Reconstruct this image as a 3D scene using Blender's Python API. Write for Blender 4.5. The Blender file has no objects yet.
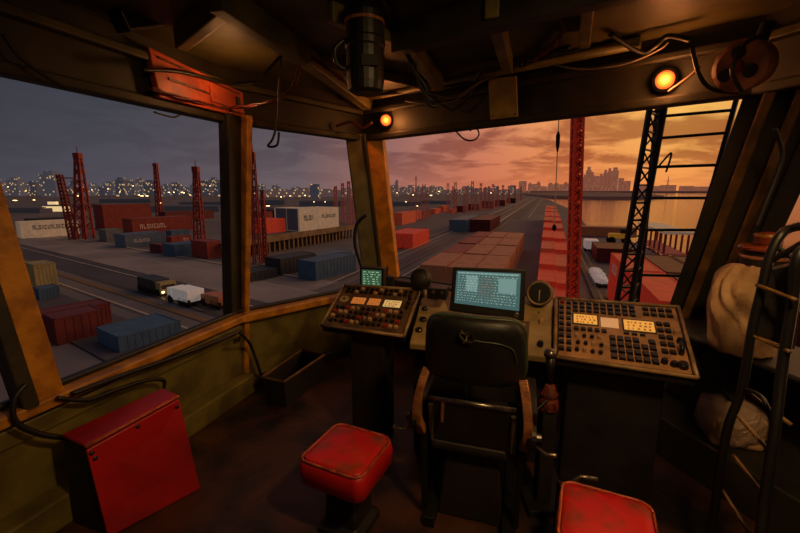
import bpy, bmesh, math, random
from mathutils import Vector, Matrix
random.seed(7)
scene = bpy.context.scene
COL = scene.collection
R = math.radians
# ------------------------------------------------------------------ camera model (used only to take real positions from the photograph)
F = 400.0; PITCH = math.atan(76 / F); EYE = Vector((0, 0, 1.75)); GZ = -12.25
cp, sp = math.cos(PITCH), math.sin(PITCH)
def ray(px, py):
    a, b = px - 400.0, py - 266.5
    return Vector((a, F * cp - b * sp, -(b * cp + F * sp)))
def at(px, py, Y):
    d = ray(px, py); return EYE + d * (Y / d.y)
def atz(px, py, z):
    d = ray(px, py); return EYE + d * ((z - EYE.z) / d.z)
def onwall(px, py, P, Q, off=0.0):
    d = ray(px, py); t = Vector((Q[0] - P[0], Q[1] - P[1])); n = Vector((t.y, -t.x)).normalized()
    k = (n.dot(Vector(P[:2])) + off) / (n.x * d.x + n.y * d.y)
    return EYE + d * k
def S(r, g, b, a=1.0):
    f = lambda c: (c / 255 / 12.92) if c / 255 <= 0.04045 else ((c / 255 + 0.055) / 1.055) ** 2.4
    return (f(r), f(g), f(b), a)
# ------------------------------------------------------------------ materials
def newmat(name):
    m = bpy.data.materials.new(name); m.use_nodes = True
    nt = m.node_tree
    return m, nt, nt.nodes['Principled BSDF']
def mat(name, c, rough=0.6, metal=0.0, c2=None, scale=6.0, bump=0.0, emis=None, es=0.0, bscale=None, contrast=(0.4, 0.62), coat=0.0):
    m, nt, b = newmat(name)
    b.inputs['Roughness'].default_value = rough; b.inputs['Metallic'].default_value = metal
    if coat: b.inputs['Coat Weight'].default_value = coat
    tc = nt.nodes.new('ShaderNodeTexCoord')
    c2 = c2 or tuple(x * 0.6 for x in c[:3]) + (1,)
    nz = nt.nodes.new('ShaderNodeTexNoise'); nz.inputs['Scale'].default_value = scale; nz.inputs['Detail'].default_value = 6
    nt.links.new(tc.outputs['Object'], nz.inputs['Vector'])
    rp = nt.nodes.new('ShaderNodeValToRGB')
    rp.color_ramp.elements[0].position = contrast[0]; rp.color_ramp.elements[1].position = contrast[1]
    rp.color_ramp.elements[0].color = c; rp.color_ramp.elements[1].color = c2
    nt.links.new(nz.outputs['Fac'], rp.inputs['Fac']); nt.links.new(rp.outputs['Color'], b.inputs['Base Color'])
    if bump:
        n2 = nt.nodes.new('ShaderNodeTexNoise'); n2.inputs['Scale'].default_value = bscale or scale * 4; n2.inputs['Detail'].default_value = 4
        nt.links.new(tc.outputs['Object'], n2.inputs['Vector'])
        bp = nt.nodes.new('ShaderNodeBump'); bp.inputs['Strength'].default_value = bump; bp.inputs['Distance'].default_value = 0.02
        nt.links.new(n2.outputs['Fac'], bp.inputs['Height']); nt.links.new(bp.outputs['Normal'], b.inputs['Normal'])
    if emis:
        b.inputs['Emission Color'].default_value = emis; b.inputs['Emission Strength'].default_value = es
    return m
def contmat(name, c, e=0.0):
    """painted corrugated steel: ribs every 0.28 m along the local X, dirt noise"""
    m, nt, b = newmat(name)
    b.inputs['Roughness'].default_value = 0.55
    tc = nt.nodes.new('ShaderNodeTexCoord')
    nz = nt.nodes.new('ShaderNodeTexNoise'); nz.inputs['Scale'].default_value = 0.8; nz.inputs['Detail'].default_value = 7
    nt.links.new(tc.outputs['Object'], nz.inputs['Vector'])
    rp = nt.nodes.new('ShaderNodeValToRGB'); rp.color_ramp.elements[0].position = .35; rp.color_ramp.elements[1].position = .7
    rp.color_ramp.elements[0].color = c; rp.color_ramp.elements[1].color = tuple(x * .62 for x in c[:3]) + (1,)
    nt.links.new(nz.outputs['Fac'], rp.inputs['Fac'])
    wv = nt.nodes.new('ShaderNodeTexWave'); wv.wave_type = 'BANDS'; wv.bands_direction = 'DIAGONAL'
    wv.inputs['Scale'].default_value = 1.4; nt.links.new(tc.outputs['Object'], wv.inputs['Vector'])
    mx = nt.nodes.new('ShaderNodeMix'); mx.data_type = 'RGBA'; mx.blend_type = 'MULTIPLY'
    mx.inputs[0].default_value = 0.3
    nt.links.new(rp.outputs['Color'], mx.inputs[6]); nt.links.new(wv.outputs['Color'], mx.inputs[7])
    nt.links.new(mx.outputs[2], b.inputs['Base Color'])
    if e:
        b.inputs['Emission Color'].default_value = c; b.inputs['Emission Strength'].default_value = e  # faint glow added to brighten the paint
    return m
def emat(name, c, s):
    m = mat(name, c, 0.4, emis=c, es=s, c2=c); return m
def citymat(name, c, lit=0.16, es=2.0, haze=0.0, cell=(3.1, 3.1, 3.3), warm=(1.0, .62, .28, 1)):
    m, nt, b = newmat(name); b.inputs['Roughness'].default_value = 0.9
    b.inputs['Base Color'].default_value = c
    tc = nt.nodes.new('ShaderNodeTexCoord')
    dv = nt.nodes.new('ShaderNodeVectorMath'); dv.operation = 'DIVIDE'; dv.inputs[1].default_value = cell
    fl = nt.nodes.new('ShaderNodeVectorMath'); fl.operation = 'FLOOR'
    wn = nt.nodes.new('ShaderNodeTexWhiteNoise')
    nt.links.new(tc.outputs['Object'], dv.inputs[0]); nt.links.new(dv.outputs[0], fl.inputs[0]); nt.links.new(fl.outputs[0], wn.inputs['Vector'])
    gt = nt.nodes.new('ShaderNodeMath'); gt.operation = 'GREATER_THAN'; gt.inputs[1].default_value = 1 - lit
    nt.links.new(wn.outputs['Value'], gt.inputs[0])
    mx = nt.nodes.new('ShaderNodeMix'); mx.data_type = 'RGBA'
    mx.inputs[6].default_value = tuple(x * haze for x in c[:3]) + (1,)  # distance haze put into the walls as a faint glow
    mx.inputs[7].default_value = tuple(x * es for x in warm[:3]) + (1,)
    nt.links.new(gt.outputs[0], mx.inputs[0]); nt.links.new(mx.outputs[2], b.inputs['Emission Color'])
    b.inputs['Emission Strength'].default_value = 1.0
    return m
M = {}
M['olive'] = mat('olive_paint', S(112, 100, 42), 0.5, c2=S(82, 72, 30), scale=5, bump=.15)
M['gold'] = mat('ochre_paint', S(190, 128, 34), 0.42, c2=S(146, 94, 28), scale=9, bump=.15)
M['darkolive'] = mat('dark_olive_paint', S(46, 39, 20), 0.6, c2=S(28, 24, 13), scale=4, bump=.15)
M['ceil'] = mat('ceiling_paint', S(78, 70, 30), 0.6, c2=S(50, 44, 20), scale=3, bump=.1)
M['goldlit'] = mat('lit_ochre_paint', S(232, 152, 34), 0.4, c2=S(190, 120, 28), scale=9, bump=.15)  # brighter copy of the ochre, light put into the colour
M['golddim'] = mat('dimmed_ochre_paint', S(120, 84, 32), 0.45, c2=S(84, 58, 24), scale=7, bump=.2)  # post ochre darkened for the dimmer right post; rungs and tray rim share it
M['web'] = mat('dark_post_paint', S(40, 35, 22), 0.5, c2=S(26, 23, 16), scale=5, bump=.15)
M['black'] = mat('black_metal', S(18, 16, 14), 0.45, c2=S(14, 12, 11), scale=8, bump=.05)
M['blackmatt'] = mat('black_cabinet', S(34, 26, 22), 0.6, c2=S(20, 15, 13), scale=5, bump=.1)
M['rubber'] = mat('cable_rubber', S(22, 19, 18), 0.5)
M['cablered'] = mat('cable_braid', S(120, 44, 28), 0.5, c2=S(40, 18, 14), scale=40)
M['cablewhite'] = mat('cable_pale', S(140, 120, 105), 0.5)
M['floor'] = mat('rusty_floor', S(76, 42, 22), 0.5, c2=S(26, 16, 11), scale=2.2, bump=.4, bscale=14, contrast=(.42, .6))
M['redvinyl'] = mat('red_vinyl', S(196, 22, 24), 0.42, c2=S(168, 24, 22), scale=5, bump=.08, contrast=(.35, .75))
M['redworn'] = mat('worn_red_vinyl', S(206, 26, 26), 0.38, c2=S(140, 62, 34), scale=7, bump=.1, contrast=(.5, .68))
M['piping'] = mat('worn_tan_edge', S(196, 96, 52), 0.5, c2=S(140, 50, 30), scale=20)
M['redpaint'] = mat('red_enamel', S(176, 20, 26), 0.4, c2=S(140, 18, 22), scale=3, bump=.06)
M['plate'] = mat('beige_console_plate', S(158, 132, 82), 0.45, c2=S(128, 106, 66), scale=8, bump=.05)
M['brownplate'] = mat('brown_panel_face', S(170, 124, 78), 0.45, c2=S(132, 94, 58), scale=10)
M['darkplate'] = mat('dark_panel_face', S(96, 68, 46), 0.45, c2=S(66, 48, 34), scale=10)
M['rim'] = mat('tan_rim', S(150, 118, 76), 0.4, c2=S(110, 84, 54), scale=12)
M['key'] = mat('black_key', S(20, 17, 16), 0.35)
M['keylight'] = mat('pale_key', S(190, 150, 110), 0.4)
M['keyred'] = mat('red_key', S(150, 30, 24), 0.4)
M['chrome'] = mat('dull_steel', S(150, 140, 128), 0.3, 0.9, c2=S(100, 90, 80), scale=20)
M['tanmetal'] = mat('tan_bracket', S(170, 112, 70), 0.38, .3, c2=S(120, 72, 44), scale=16)
M['chairback'] = mat('black_upholstery', S(19, 19, 16), 0.5, c2=S(14, 14, 12), scale=6, bump=.1)
M['chairgreen'] = mat('dark_green_piping', S(54, 68, 40), 0.45, c2=S(40, 50, 30), scale=6)
M['dispY'] = emat('amber_display', S(226, 166, 74), .62)
M['dispO'] = emat('orange_display', S(196, 116, 54), .55)
M['dispC'] = emat('cream_display', S(214, 182, 116), .6)
M['peach'] = emat('peach_plate', S(206, 158, 106), .5)
M['dispT'] = mat('display_marks', S(180, 110, 40), .6, emis=S(150, 96, 36), es=.5)
M['screen'] = emat('teal_screen', S(66, 104, 110), .62)
M['screen2'] = emat('teal_screen_light', S(110, 150, 154), .66)
M['scrtext'] = emat('screen_text', S(170, 196, 186), .62)
M['scrtext2'] = emat('screen_text_orange', S(170, 132, 104), .6)
M['green'] = emat('green_screen', S(60, 96, 72), .6)
M['greentext'] = emat('green_text', S(160, 210, 176), .6)
M['lamp'] = emat('orange_lens', (1.0, .12, .02, 1), 1.35)
M['orangepanel'] = mat('orange_box_paint', S(196, 84, 44), .5, c2=S(150, 58, 32), scale=6, bump=.1)
M['cloth'] = mat('cream_cloth', S(212, 170, 124), .85, c2=S(172, 132, 92), scale=5, bump=1.0, bscale=16)
M['amber'] = mat('brown_glaze', S(150, 66, 34), .25, c2=S(90, 36, 22), scale=6)
M['tan'] = mat('tan_disc', S(176, 110, 76), .5, c2=S(120, 66, 46), scale=9)
M['tape'] = mat('olive_plate', S(176, 146, 62), .5, c2=S(146, 120, 52), scale=8)
m, nt, b = newmat('plastic_wrap')
b.inputs['Base Color'].default_value = S(190, 160, 140); b.inputs['Roughness'].default_value = .22; b.inputs['Alpha'].default_value = .75
_tc = nt.nodes.new('ShaderNodeTexCoord'); _n = nt.nodes.new('ShaderNodeTexNoise'); _n.inputs['Scale'].default_value = 9; _n.inputs['Detail'].default_value = 5; _n.inputs['Distortion'].default_value = 2
nt.links.new(_tc.outputs['Object'], _n.inputs['Vector']); _b = nt.nodes.new('ShaderNodeBump'); _b.inputs['Strength'].default_value = 1; _b.inputs['Distance'].default_value = .03
nt.links.new(_n.outputs['Fac'], _b.inputs['Height']); nt.links.new(_b.outputs['Normal'], b.inputs['Normal'])
M['plastic'] = m
def glassmat(name, refl, tint):
    m = bpy.data.materials.new(name); m.use_nodes = True; nt = m.node_tree
    nt.nodes.remove(nt.nodes['Principled BSDF']); out = nt.nodes['Material Output']
    tr = nt.nodes.new('ShaderNodeBsdfTransparent'); tr.inputs[0].default_value = tint
    gl = nt.nodes.new('ShaderNodeBsdfGlossy'); gl.inputs['Roughness'].default_value = .03
    mx = nt.nodes.new('ShaderNodeMixShader'); mx.inputs[0].default_value = refl
    nt.links.new(tr.outputs[0], mx.inputs[1]); nt.links.new(gl.outputs[0], mx.inputs[2]); nt.links.new(mx.outputs[0], out.inputs[0])
    return m
M['glass'] = glassmat('window_glass', .004, (.97, .97, .97, 1))
_nt = M['glass'].node_tree; _df = _nt.nodes.new('ShaderNodeBsdfDiffuse'); _df.inputs[0].default_value = (.5, .45, .4, 1)   # matte film added in place of gloss to stop lamp reflections
_nt.links.new(_df.outputs[0], [x for x in _nt.nodes if x.type == 'MIX_SHADER'][0].inputs[2])
M['lensglass'] = glassmat('dial_glass', .12, (.9, .9, .9, 1))
# outside: emission on plain paints is glow added to brighten them
M['asphalt'] = mat('asphalt', S(122, 118, 124), .8, c2=S(96, 92, 98), scale=.05, bump=.0, contrast=(.35, .7))
M['asphalt2'] = mat('asphalt_dark', S(84, 82, 90), .7, c2=S(70, 68, 76), scale=.08)
M['road'] = mat('road_concrete', S(160, 154, 158), .8, c2=S(136, 130, 134), scale=.1)
M['line'] = mat('road_line', S(214, 204, 196), .8)
M['kerb'] = mat('kerb_ochre', S(140, 110, 80), .8)
M['rail'] = mat('rail_steel', S(60, 54, 54), .4)
M['concrete'] = mat('viaduct_concrete', S(150, 128, 104), .8, c2=S(120, 100, 82), scale=.4)
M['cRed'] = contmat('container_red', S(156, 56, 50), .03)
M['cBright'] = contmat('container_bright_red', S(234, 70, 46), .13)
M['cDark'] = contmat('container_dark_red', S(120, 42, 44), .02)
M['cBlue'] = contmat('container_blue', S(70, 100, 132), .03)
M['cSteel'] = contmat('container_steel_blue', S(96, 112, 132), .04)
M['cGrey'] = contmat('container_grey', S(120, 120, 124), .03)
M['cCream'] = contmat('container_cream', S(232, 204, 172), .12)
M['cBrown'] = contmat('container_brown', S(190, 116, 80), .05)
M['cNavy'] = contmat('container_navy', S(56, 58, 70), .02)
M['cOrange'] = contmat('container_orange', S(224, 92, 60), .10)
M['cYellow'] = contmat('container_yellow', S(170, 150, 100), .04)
M['mark'] = mat('stencil_dark', S(60, 54, 56), .7)
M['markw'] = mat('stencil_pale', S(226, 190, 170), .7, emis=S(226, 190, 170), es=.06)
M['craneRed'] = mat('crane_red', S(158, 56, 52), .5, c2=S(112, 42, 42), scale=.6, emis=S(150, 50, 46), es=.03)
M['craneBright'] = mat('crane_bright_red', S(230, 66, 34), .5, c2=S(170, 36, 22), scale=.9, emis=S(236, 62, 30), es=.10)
M['craneHaze'] = mat('crane_hazy_red', S(150, 70, 60), .8, emis=S(150, 72, 62), es=.22)  # distance haze put into the colour and a faint glow
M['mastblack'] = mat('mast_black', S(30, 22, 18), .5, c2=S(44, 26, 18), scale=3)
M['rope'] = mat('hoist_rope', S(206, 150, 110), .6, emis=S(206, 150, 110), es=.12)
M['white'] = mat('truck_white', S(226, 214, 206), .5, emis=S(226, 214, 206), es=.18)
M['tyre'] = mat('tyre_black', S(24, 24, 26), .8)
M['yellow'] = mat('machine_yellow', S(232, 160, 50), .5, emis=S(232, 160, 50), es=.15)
M['flood'] = emat('floodlight', S(255, 206, 140), 5.0)
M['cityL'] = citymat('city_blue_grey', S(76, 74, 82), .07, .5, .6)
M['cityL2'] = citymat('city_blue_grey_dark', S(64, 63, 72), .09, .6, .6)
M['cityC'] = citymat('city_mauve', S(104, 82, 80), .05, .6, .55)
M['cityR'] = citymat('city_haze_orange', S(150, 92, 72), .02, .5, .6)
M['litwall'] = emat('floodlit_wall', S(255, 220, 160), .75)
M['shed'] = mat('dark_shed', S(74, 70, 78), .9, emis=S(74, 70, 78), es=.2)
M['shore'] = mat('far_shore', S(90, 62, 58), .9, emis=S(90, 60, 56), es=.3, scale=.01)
m, nt, b = newmat('water')
b.inputs['Roughness'].default_value = .08; b.inputs['IOR'].default_value = 1.33
_tc = nt.nodes.new('ShaderNodeTexCoord'); _mp = nt.nodes.new('ShaderNodeMapping'); _mp.inputs['Scale'].default_value = (.008, .06, 1); _mp.inputs['Rotation'].default_value = (0, 0, R(-6))
_n = nt.nodes.new('ShaderNodeTexNoise'); _n.inputs['Scale'].default_value = 1.0; _n.inputs['Detail'].default_value = 8; _n.inputs['Roughness'].default_value = .65
nt.links.new(_tc.outputs['Object'], _mp.inputs['Vector']); nt.links.new(_mp.outputs[0], _n.inputs['Vector'])
_r = nt.nodes.new('ShaderNodeValToRGB'); _r.color_ramp.elements[0].position = .42; _r.color_ramp.elements[1].position = .66
_r.color_ramp.elements[0].color = S(150, 72, 54); _r.color_ramp.elements[1].color = S(226, 122, 84)  # orange sky reflection put into the base colour as streaks
nt.links.new(_n.outputs['Fac'], _r.inputs['Fac']); nt.links.new(_r.outputs['Color'], b.inputs['Base Color'])
_b = nt.nodes.new('ShaderNodeBump'); _b.inputs['Strength'].default_value = 1.0; _b.inputs['Distance'].default_value = .35
nt.links.new(_n.outputs['Fac'], _b.inputs['Height']); nt.links.new(_b.outputs['Normal'], b.inputs['Normal'])
M['water'] = m
# ------------------------------------------------------------------ mesh helpers
class MB:
    def __init__(s): s.v = []; s.f = []
    def add(s, vs, fs):
        o = len(s.v); s.v += [Vector(x) for x in vs]; s.f += [tuple(i + o for i in f) for f in fs]; return s
    def hexa(s, bot, top):
        return s.add(list(bot) + list(top), [(3, 2, 1, 0), (4, 5, 6, 7), (0, 1, 5, 4), (1, 2, 6, 5), (2, 3, 7, 6), (3, 0, 4, 7)])
    def box(s, c, size, X=None, Y=None, Z=None):
        c = Vector(c); X = Vector(X or (1, 0, 0)).normalized(); Y = Vector(Y or (0, 1, 0)).normalized(); Z = Vector(Z or (0, 0, 1)).normalized()
        a, b_, h = X * size[0] / 2, Y * size[1] / 2, Z * size[2] / 2
        q = [c - a - b_, c + a - b_, c + a + b_, c - a + b_]
        return s.hexa([p - h for p in q], [p + h for p in q])
    def beam(s, p, q, w, d, W=None):
        p, q = Vector(p), Vector(q); Z = (q - p).normalized(); X = Vector(W or (1, 0, 0)); X = (X - Z * X.dot(Z)).normalized(); Y = Z.cross(X)
        a, b_ = X * w / 2, Y * d / 2; k = [-a - b_, a - b_, a + b_, -a + b_]
        return s.hexa([p + x for x in k], [q + x for x in k])
    def cyl(s, p, q, r, r2=None, n=12):
        return s.tube([p, q], [r, r if r2 is None else r2], n)
    def tube(s, pts, r, n=8):
        pts = [Vector(p) for p in pts]; rs = r if isinstance(r, (list, tuple)) else [r] * len(pts)
        vs = []; up = None
        for i, p in enumerate(pts):
            t = (pts[min(i + 1, len(pts) - 1)] - pts[max(i - 1, 0)]).normalized()
            if up is None: up = Vector((0, 0, 1)) if abs(t.z) < .9 else Vector((1, 0, 0))
            X = (up - t * up.dot(t)); X = X.normalized() if X.length > 1e-5 else t.orthogonal().normalized(); up = X; Y = t.cross(X)
            vs += [p + (X * math.cos(2 * math.pi * k / n) + Y * math.sin(2 * math.pi * k / n)) * rs[i] for k in range(n)]
        fs = [(i * n + k, i * n + (k + 1) % n, (i + 1) * n + (k + 1) % n, (i + 1) * n + k) for i in range(len(pts) - 1) for k in range(n)]
        fs += [tuple(reversed(range(n))), tuple((len(pts) - 1) * n + k for k in range(n))]
        return s.add(vs, fs)
    def lathe(s, prof, c=(0, 0, 0), X=(1, 0, 0), Y=(0, 1, 0), Z=(0, 0, 1), n=24):
        c, X, Y, Z = Vector(c), Vector(X), Vector(Y), Vector(Z); vs = []
        for r, h in prof:
            vs += [c + (X * math.cos(2 * math.pi * k / n) + Y * math.sin(2 * math.pi * k / n)) * r + Z * h for k in range(n)]
        m_ = len(prof)
        fs = [(i * n + k, i * n + (k + 1) % n, (i + 1) * n + (k + 1) % n, (i + 1) * n + k) for i in range(m_ - 1) for k in range(n)]
        fs += [tuple(reversed(range(n))), tuple((m_ - 1) * n + k for k in range(n))]
        return s.add(vs, fs)
    def prism(s, poly, vec):
        vec = Vector(vec); n = len(poly); a = [Vector(p) for p in poly]
        return s.add(a + [p + vec for p in a], [tuple(reversed(range(n))), tuple(range(n, 2 * n))] + [(i, (i + 1) % n, n + (i + 1) % n, n + i) for i in range(n)])
    def quad(s, a, b_, c, d): return s.add([a, b_, c, d], [(0, 1, 2, 3)])
    def build(s, name, m, parent=None, world=True, bevel=0, smooth=False, seg=2, sub=0):
        me = bpy.data.meshes.new(name)
        off = parent_loc(parent) if (parent is not None and world) else Vector((0, 0, 0))
        me.from_pydata([tuple(v - off) for v in s.v], [], s.f)
        bm = bmesh.new(); bm.from_mesh(me); bmesh.ops.recalc_face_normals(bm, faces=bm.faces); bm.to_mesh(me); bm.free()
        me.materials.append(m if not isinstance(m, str) else M[m])
        o = bpy.data.objects.new(name, me); COL.objects.link(o)
        if parent is not None: o.parent = parent
        if bevel:
            md = o.modifiers.new('bevel', 'BEVEL'); md.width = bevel; md.segments = seg; md.limit_method = 'ANGLE'; md.angle_limit = R(40)
        if sub:
            md = o.modifiers.new('sub', 'SUBSURF'); md.levels = sub; md.render_levels = sub
        if smooth or bevel:
            for p in me.polygons: p.use_smooth = smooth
        return o
def parent_loc(p):
    v = Vector((0, 0, 0))
    while p is not None: v = v + p.location; p = p.parent
    return v
def thing(name, label, cat, loc=(0, 0, 0), rotz=0.0, group=None):
    o = bpy.data.objects.new(name, None); COL.objects.link(o); o.empty_display_size = .1
    o.location = loc; o.rotation_euler = (0, 0, rotz); o['label'] = label; o['category'] = cat
    if group: o['group'] = group
    return o
def tag(o, label, cat, group=None, kind=None):
    o['label'] = label; o['category'] = cat
    if group: o['group'] = group
    if kind: o['kind'] = kind
    return o
def struct(name, mb, m, **k):
    o = mb.build(name, m, **k); o['kind'] = 'structure'; return o
def smoothpath(pts, n=6):
    pts = [Vector(p) for p in pts]; out = []
    for i in range(len(pts) - 1):
        p0, p1, p2, p3 = pts[max(i - 1, 0)], pts[i], pts[i + 1], pts[min(i + 2, len(pts) - 1)]
        for k in range(n):
            t = k / n
            out.append(.5 * ((2 * p1) + (p2 - p0) * t + (2 * p0 - 5 * p1 + 4 * p2 - p3) * t * t + (3 * p1 - p0 - 3 * p2 + p3) * t ** 3))
    out.append(pts[-1]); return out
def copy_tree(o, parent=None):
    c = o.copy(); COL.objects.link(c)
    if parent is not None: c.parent = parent
    for ch in list(o.children): copy_tree(ch, c)
    return c
def V2(p, z): return Vector((p[0], p[1], z))
# ------------------------------------------------------------------ CAB: plan points
A = (-1.40, 3.32); Bf = (-.20, 4.52); C0 = (1.98, 2.84); D = (2.75, .1); E = (2.75, -1.3); G = (-2.95, -1.3)
Fp = (A[0] - .34 * (A[1] - 0), 0.0)
SILL, HEAD, CEIL = .68, 2.29, 2.70
BT = (-.40, 4.58); BB = (-.17, 4.46)          # corner post, top and bottom
CT = (2.02, 2.42); CS = (2.14, 2.84)          # right post, top and sill
def inward(P, Q):
    t = Vector((Q[0] - P[0], Q[1] - P[1])).normalized(); return Vector((t.y, -t.x))
plan = [G, Fp, A, Bf, C0, D, E]
struct('floor', MB().prism([V2(p, -.08) for p in plan], (0, 0, .08)), 'floor')
struct('ceiling', MB().prism([V2(p, CEIL) for p in [G, Fp, A, BT, CT, D, E]], (0, 0, .1)), 'ceil')
def wallslab(name, P, Q, z0, z1, m, th=.08, P1=None, Q1=None):
    """slab from P to Q (plan), leaning to P1,Q1 at the top; thickness outward"""
    P1, Q1 = P1 or P, Q1 or Q; n = -inward(P, Q) * th; n1 = -inward(P1, Q1) * th
    bot = [V2(P, z0), V2(Q, z0), V2(Q, z0) + V2(n, 0), V2(P, z0) + V2(n, 0)]
    top = [V2(P1, z1), V2(Q1, z1), V2(Q1, z1) + V2(n1, 0), V2(P1, z1) + V2(n1, 0)]
    return struct(name, MB().hexa(bot, top), m)
wallslab('wall_left', Fp, A, 0, SILL, 'olive')
wallslab('wall_front_left', A, Bf, 0, SILL, 'olive', P1=A, Q1=BB)
wallslab('wall_front', Bf, C0, 0, .80, 'darkolive', P1=BB, Q1=CS)
wallslab('wall_right', C0, D, 0, .80, 'darkolive', P1=CS, Q1=D)
wallslab('wall_back_left', G, Fp, 0, CEIL, 'darkolive')
wallslab('wall_back_right', D, E, 0, CEIL, 'darkolive')
wallslab('wall_back', E, G, 0, CEIL, 'darkolive')
wallslab('trim_1', Fp, A, HEAD, CEIL, 'darkolive')
wallslab('trim_2', A, BT, HEAD, CEIL, 'darkolive')
wallslab('trim_3', BT, CT, HEAD, CEIL, 'darkolive')
wallslab('trim_4', CT, D, HEAD, CEIL, 'darkolive')
# sill ledges
def ledge(name, P, Q, z, w, h, m, off=0.0, parent=None):
    n = inward(P, Q); t = Vector((Q[0] - P[0], Q[1] - P[1])).normalized()
    mb = MB().hexa([V2(P, z - h) - V2(n, 0) * off, V2(Q, z - h) - V2(n, 0) * off, V2(Q, z - h) + V2(n * w, 0), V2(P, z - h) + V2(n * w, 0)],
                   [V2(P, z) - V2(n, 0) * off, V2(Q, z) - V2(n, 0) * off, V2(Q, z) + V2(n * w, 0), V2(P, z) + V2(n * w, 0)])
    return struct(name, mb, m, bevel=.012)
ledge('trim_5', Fp, A, SILL + .03, .10, .06, 'gold', off=.06)
ledge('trim_6', A, BB, SILL + .03, .10, .07, 'gold', off=.06)
ledge('trim_7', BB, CS, .80, .14, .06, 'darkolive', off=.06)
ledge('trim_8', CS, D, .84, .16, .05, 'darkolive', off=.06)
ledge('trim_9', Fp, A, SILL - .07, .03, .10, 'olive')
# recessed panel frame and floor kerb of the left wall
ledge('baseboard_left', Fp, A, .17, .13, .17, 'olive')
ledge('baseboard_front_left', A, Bf, .10, .06, .10, 'darkolive')
ledge('baseboard_right', C0, D, .26, .34, .26, 'darkolive')
# header rails
for i, (P, Q) in enumerate(((Fp, A), (A, BT), (BT, CT), (CT, D))):
    ledge('trim_%d' % (10 + i), P, Q, HEAD + .045, .05, .06, 'darkolive', off=.05)
    ledge('trim_%d' % (20 + i), P, Q, HEAD + .30, .07, .05, 'ceil' if i != 2 else 'darkolive')
# window posts
def post(name, p, q, w, d, W, m, strips=()):
    o = struct(name, MB().beam(p, q, w, d, W), m, bevel=.012)
    return o
nL = inward(Fp, A); tL = Vector((A[0] - Fp[0], A[1] - Fp[1], 0)).normalized()
lp_b = onwall(44, 398, Fp, A); lp_t = onwall(-64, 66, Fp, A)
lp_b.z = min(lp_b.z, SILL); 
struct('trim_30', MB().beam(lp_b, lp_t, .13, .14, tL), 'gold', bevel=.012)
struct('trim_31', MB().beam(lp_b - tL * .10 + V2(nL, 0) * .05, lp_t - tL * .10 + V2(nL, 0) * .05, .07, .10, tL), 'darkolive', bevel=.01)
# corner A post: dark web with ochre edge strip on its right
tFL = Vector((BT[0] - A[0], BT[1] - A[1], 0)).normalized()
a_b = V2(A, 0); a_t = V2(A, HEAD + .05)
struct('trim_32', MB().beam(a_b + Vector((-.07, .02, 0)), a_t + Vector((.06, .04, 0)), .20, .10, tL), 'web', bevel=.01)
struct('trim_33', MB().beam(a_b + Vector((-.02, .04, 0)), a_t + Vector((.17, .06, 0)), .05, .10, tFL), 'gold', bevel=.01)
# front corner post (wide, light on its right face put into the ochre)
tFR = Vector((CT[0] - BT[0], CT[1] - BT[1], 0)).normalized()
b_b = V2(BB, SILL - .3); b_t = V2(BT, HEAD + .05)
struct('trim_34', MB().beam(b_b - Vector((.09, .06, 0)), b_t - Vector((.08, .06, 0)), .22, .12, (1, .15, 0)), 'olive', bevel=.012)
struct('trim_35', MB().beam(b_b + Vector((.11, -.05, 0)), b_t + Vector((.13, -.05, 0)), .19, .12, (1, -.25, 0)), 'goldlit', bevel=.012)
struct('trim_36', MB().beam(b_b + Vector((.0, -.12, 0)), b_t + Vector((.02, -.12, 0)), .03, .05, (1, 0, 0)), 'darkolive', bevel=.006)
# right post: one wide dark web with two ochre edge strips
c_b = Vector((CS[0] - .12, CS[1] + .05, .5)); c_t = V2(CT, HEAD + .05)
nRP = V2(inward(BT, CT), 0)
struct('trim_37', MB().beam(c_b + Vector((.15, -.02, 0)), c_t + Vector((.16, -.06, 0)), .40, .08, tFR), 'darkolive', bevel=.012)
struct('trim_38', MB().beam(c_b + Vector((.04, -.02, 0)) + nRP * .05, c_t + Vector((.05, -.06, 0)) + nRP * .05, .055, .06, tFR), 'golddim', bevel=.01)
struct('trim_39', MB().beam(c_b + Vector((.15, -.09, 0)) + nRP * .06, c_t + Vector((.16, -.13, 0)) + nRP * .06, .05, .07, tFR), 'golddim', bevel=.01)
struct('trim_42', MB().beam(c_b + Vector((.25, -.15, 0)) + nRP * .04, c_t + Vector((.26, -.20, 0)) + nRP * .04, .10, .08, tFR), 'darkolive', bevel=.01)
# window panes
def pane(name, P0, Q0, P1, Q1, z0, z1):
    o = struct(name, MB().quad(V2(P0, z0), V2(Q0, z0), V2(Q1, z1), V2(P1, z1)), 'glass'); return o
def outw(p, P, Q, d): n = inward(P, Q); return (p[0] - n.x * d, p[1] - n.y * d)
pane('window_1', outw(Fp, Fp, A, .03), outw(A, Fp, A, .03), outw(Fp, Fp, A, .03), outw(A, Fp, A, .03), SILL, HEAD + .02)
pane('window_2', outw(A, A, BB, .03), outw(BB, A, BB, .03), outw(A, A, BT, .03), outw(BT, A, BT, .03), SILL, HEAD + .02)
pane('window_3', outw(BB, BB, CS, .03), outw(CS, BB, CS, .03), outw(BT, BT, CT, .03), outw(CT, BT, CT, .03), .79, HEAD + .02)
pane('window_4', outw(CS, CS, D, .03), outw(D, CS, D, .03), outw(CT, CT, D, .03), outw(D, CT, D, .03), .82, HEAD + .02)
# slim black frame strips beside the glass on the sill
ledge('trim_40', Fp, A, SILL + .06, .015, .05, 'black', off=.03)
ledge('trim_41', A, BB, SILL + .06, .015, .05, 'black', off=.03)
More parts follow.
